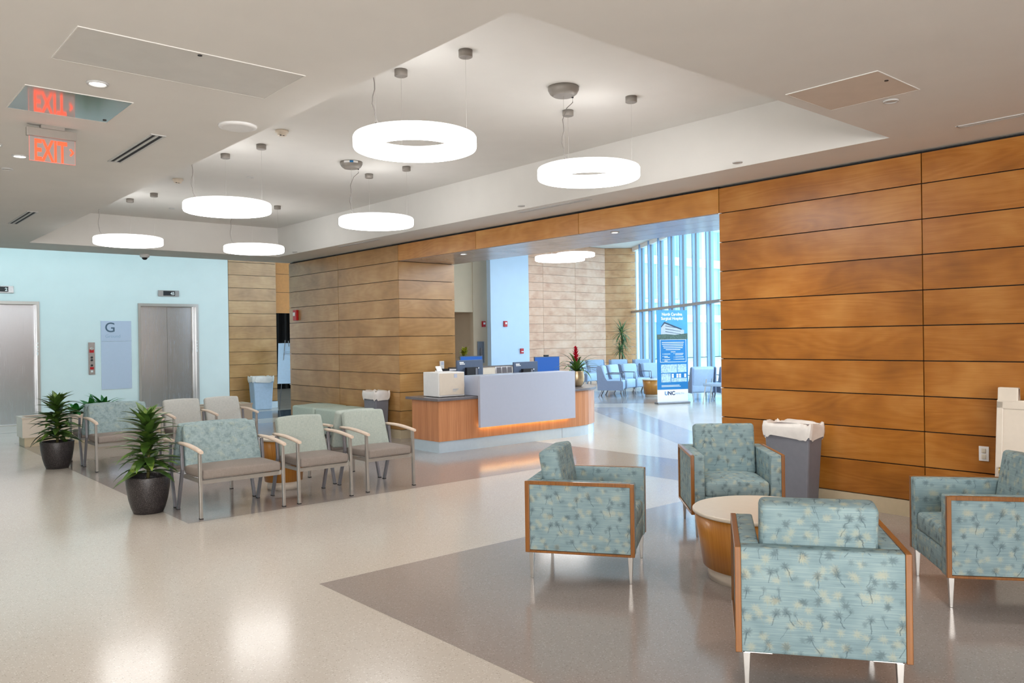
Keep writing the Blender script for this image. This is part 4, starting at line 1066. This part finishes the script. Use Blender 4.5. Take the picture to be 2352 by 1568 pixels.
# ---------------------------------------------------------------- lounge seats in the far room (face +Y in their own axes)
def lounge_seat(label, loc, rz, group='blue vinyl lounge seats', end=True):
    t = thing('lounge_seat', label, 'lounge seat', loc, rz, group)
    bm = nb(); rbox(bm, (0, .04, .315), (.58, .60, .25), .04, 3, crown=.02); obj('seat', bm, 'lblue', t)
    bm = nb(); rbox(bm, (0, -.22, .58), (.575, .17, .50), .06, 4, rot=(.2, 0, 0)); obj('backrest', bm, 'lblue', t)
    for s in (-1, 1):
        bm = nb(); a = [(-.34, .18), (.33, .18), (.33, .40), (.28, .43), (-.08, .43), (-.14, .52), (-.24, .80), (-.32, .83), (-.37, .80)]
        A = [bm.verts.new((s*.292, y, z)) for y, z in a]; B = [bm.verts.new((s*.312, y, z)) for y, z in a]; n = len(a)
        bm.faces.new(A); bm.faces.new(B[::-1])
        for i in range(n): bm.faces.new((A[i], A[(i+1) % n], B[(i+1) % n], B[i]))
        obj('side_panel', bm, 'lgrey', t)
        bm = nb(); bar(bm, (s*.29, .30, 0), (s*.27, .26, .2), .024, .024); obj('leg', bm, 'dsilver', t)
        bm = nb(); bar(bm, (s*.26, -.32, 0), (s*.25, -.22, .2), .024, .024); obj('leg', bm, 'dsilver', t)
    if end:
        for s in (-1, 1):
            bm = nb(); tube(bm, [(s*.30, .27, .42), (s*.30, .27, .60), (s*.30, .25, .615), (s*.30, -.12, .615)], .011, 8); obj('arm_rail', bm, 'dsilver', t)
    return t
ls = lounge_seat('blue lounge seat with grey side panel in profile behind the bromeliad', (16.22, 14.68, 0), face(.58, -.81))
dup(ls, (16.90, 14.98, 0), face(.28, -.96), 'blue lounge seat second in the curved row behind the bromeliad', 'blue vinyl lounge seats')
dup(ls, (17.60, 15.05, 0), face(-.02, -1), 'blue lounge seat third in the curved row beside the banner', 'blue vinyl lounge seats')
dup(ls, (18.29, 14.90, 0), face(-.28, -.96), 'blue lounge seat in the curved row hidden behind the banner', 'blue vinyl lounge seats')
for k, (x, y, lb) in enumerate(((18.9, 18.25, 'grey blue lounge seat at the desk end of the back row, facing us'), (20.1, 18.85, 'blue lounge seat of the back row under the far wood wall'),
                                (20.72, 18.35, 'blue lounge seat of the back row in front of the spiky plant'), (21.3, 17.8, 'blue lounge seat of the back row beside the banner top edge'))):
    dup(ls, (x, y, 0), face(-.55, -.83) if k else face(.1, -1), lb, 'blue vinyl lounge seats')
dup(ls, (16.75, 12.25, 0), face(.55, .83), 'blue lounge seat seen from behind just beyond the banner', 'blue vinyl lounge seats')
dup(ls, (17.3, 11.75, 0), face(.62, .78), 'blue lounge seat seen from behind next to the amber wall edge', 'blue vinyl lounge seats')
round_table('small round wood drum table in the far lounge beside the banner', (16.92, 13.86, 0), .28, .2, .46, .07)
t = thing('side_chair', 'metal leg chair with pale blue seat at the amber wall edge', 'chair', (16.0, 11.15, 0), face(-.3, .95))
bm = nb(); rbox(bm, (0, .05, .45), (.5, .5, .07), .02, 2); obj('seat', bm, 'lblue', t)
bm = nb(); rbox(bm, (0, -.24, .72), (.48, .06, .42), .02, 2, rot=(.2, 0, 0)); obj('backrest', bm, 'lblue', t)
for s in (-1, 1):
    for a, b in (((.3), .22), ((-.34), -.2)):
        bm = nb(); bar(bm, (s*.25, a, 0), (s*.22, b, .58), .02, .02); obj('leg', bm, 'satin', t)

# ---------------------------------------------------------------- light
w = bpy.data.worlds.new('sky'); sc.world = w; w.use_nodes = True
nt = w.node_tree; bg = nt.nodes['Background']
tc = nt.nodes.new('ShaderNodeTexCoord'); sx = nt.nodes.new('ShaderNodeSeparateXYZ'); rp = nt.nodes.new('ShaderNodeValToRGB')
rp.color_ramp.elements[0].position = .0; rp.color_ramp.elements[0].color = (.86, .95, 1, 1)
rp.color_ramp.elements[1].position = .6; rp.color_ramp.elements[1].color = (.58, .82, 1, 1)
nt.links.new(tc.outputs['Generated'], sx.inputs[0]); nt.links.new(sx.outputs[2], rp.inputs[0]); nt.links.new(rp.outputs[0], bg.inputs[0])
bg.inputs[1].default_value = 2.7
def area(name, loc, tgt, sx_, sy_, power, col):
    L = bpy.data.lights.new(name, 'AREA'); L.shape = 'RECTANGLE'; L.size = sx_; L.size_y = sy_; L.energy = power; L.color = col
    o = bpy.data.objects.new(name, L); sc.collection.objects.link(o); o.location = loc
    o.rotation_euler = (Vector(tgt)-Vector(loc)).to_track_quat('-Z', 'Y').to_euler(); return o
area('added_front_fill', (-2.2, -3.6, 2.0), (4, 6, 1.0), 5, 2.2, 360, (1, .99, .98))  # added frontal fill lamp behind the camera, no entrance modelled there
area('skylight_glow', (3.0, 16.4, 4.8), (4.0, 18.6, .8), 9, 1.6, 112, (.54, .93, 1))
area('atrium_daylight', (14, 8, 4.95), (14, 12, 0), 9, 7, 680, (.80, .9, 1))
def spot(name, loc, power, size=1.9, col=(1, .93, .84)):
    L = bpy.data.lights.new(name, 'SPOT'); L.energy = power; L.spot_size = size; L.spot_blend = .9; L.shadow_soft_size = .08; L.color = col
    o = bpy.data.objects.new(name, L); sc.collection.objects.link(o); o.location = loc
for x, y in ((1.32, 5.25), (1.1, 7.32), (1.3, 9.5)): spot('downlight_beam', (x, y, CZ-.03), 60)
for x, y in ((6.3, 4.16), (5.47, 2.43), (6.31, 7.09)): spot('added_disc_spot', (x, y, CZ-.03), 45)  # fill spots added below ceiling discs that have unlit lenses
for x, y in ((7.37, 6.59), (7.36, 9.57)): spot('soffit_beam', (x, y, 2.82), 25)

sc.view_settings.view_transform = 'Standard'; sc.view_settings.look = 'None'; sc.view_settings.exposure = .70; sc.view_settings.gamma = 1
sc.cycles.use_denoising = True
sc.cycles.use_adaptive_sampling = True; sc.cycles.adaptive_threshold = .08
sc.cycles.max_bounces = 6; sc.cycles.diffuse_bounces = 4; sc.cycles.glossy_bounces = 3; sc.cycles.transparent_max_bounces = 12
sc.cycles.caustics_reflective = False; sc.cycles.caustics_refractive = False
sc.cycles.sample_clamp_indirect = 6
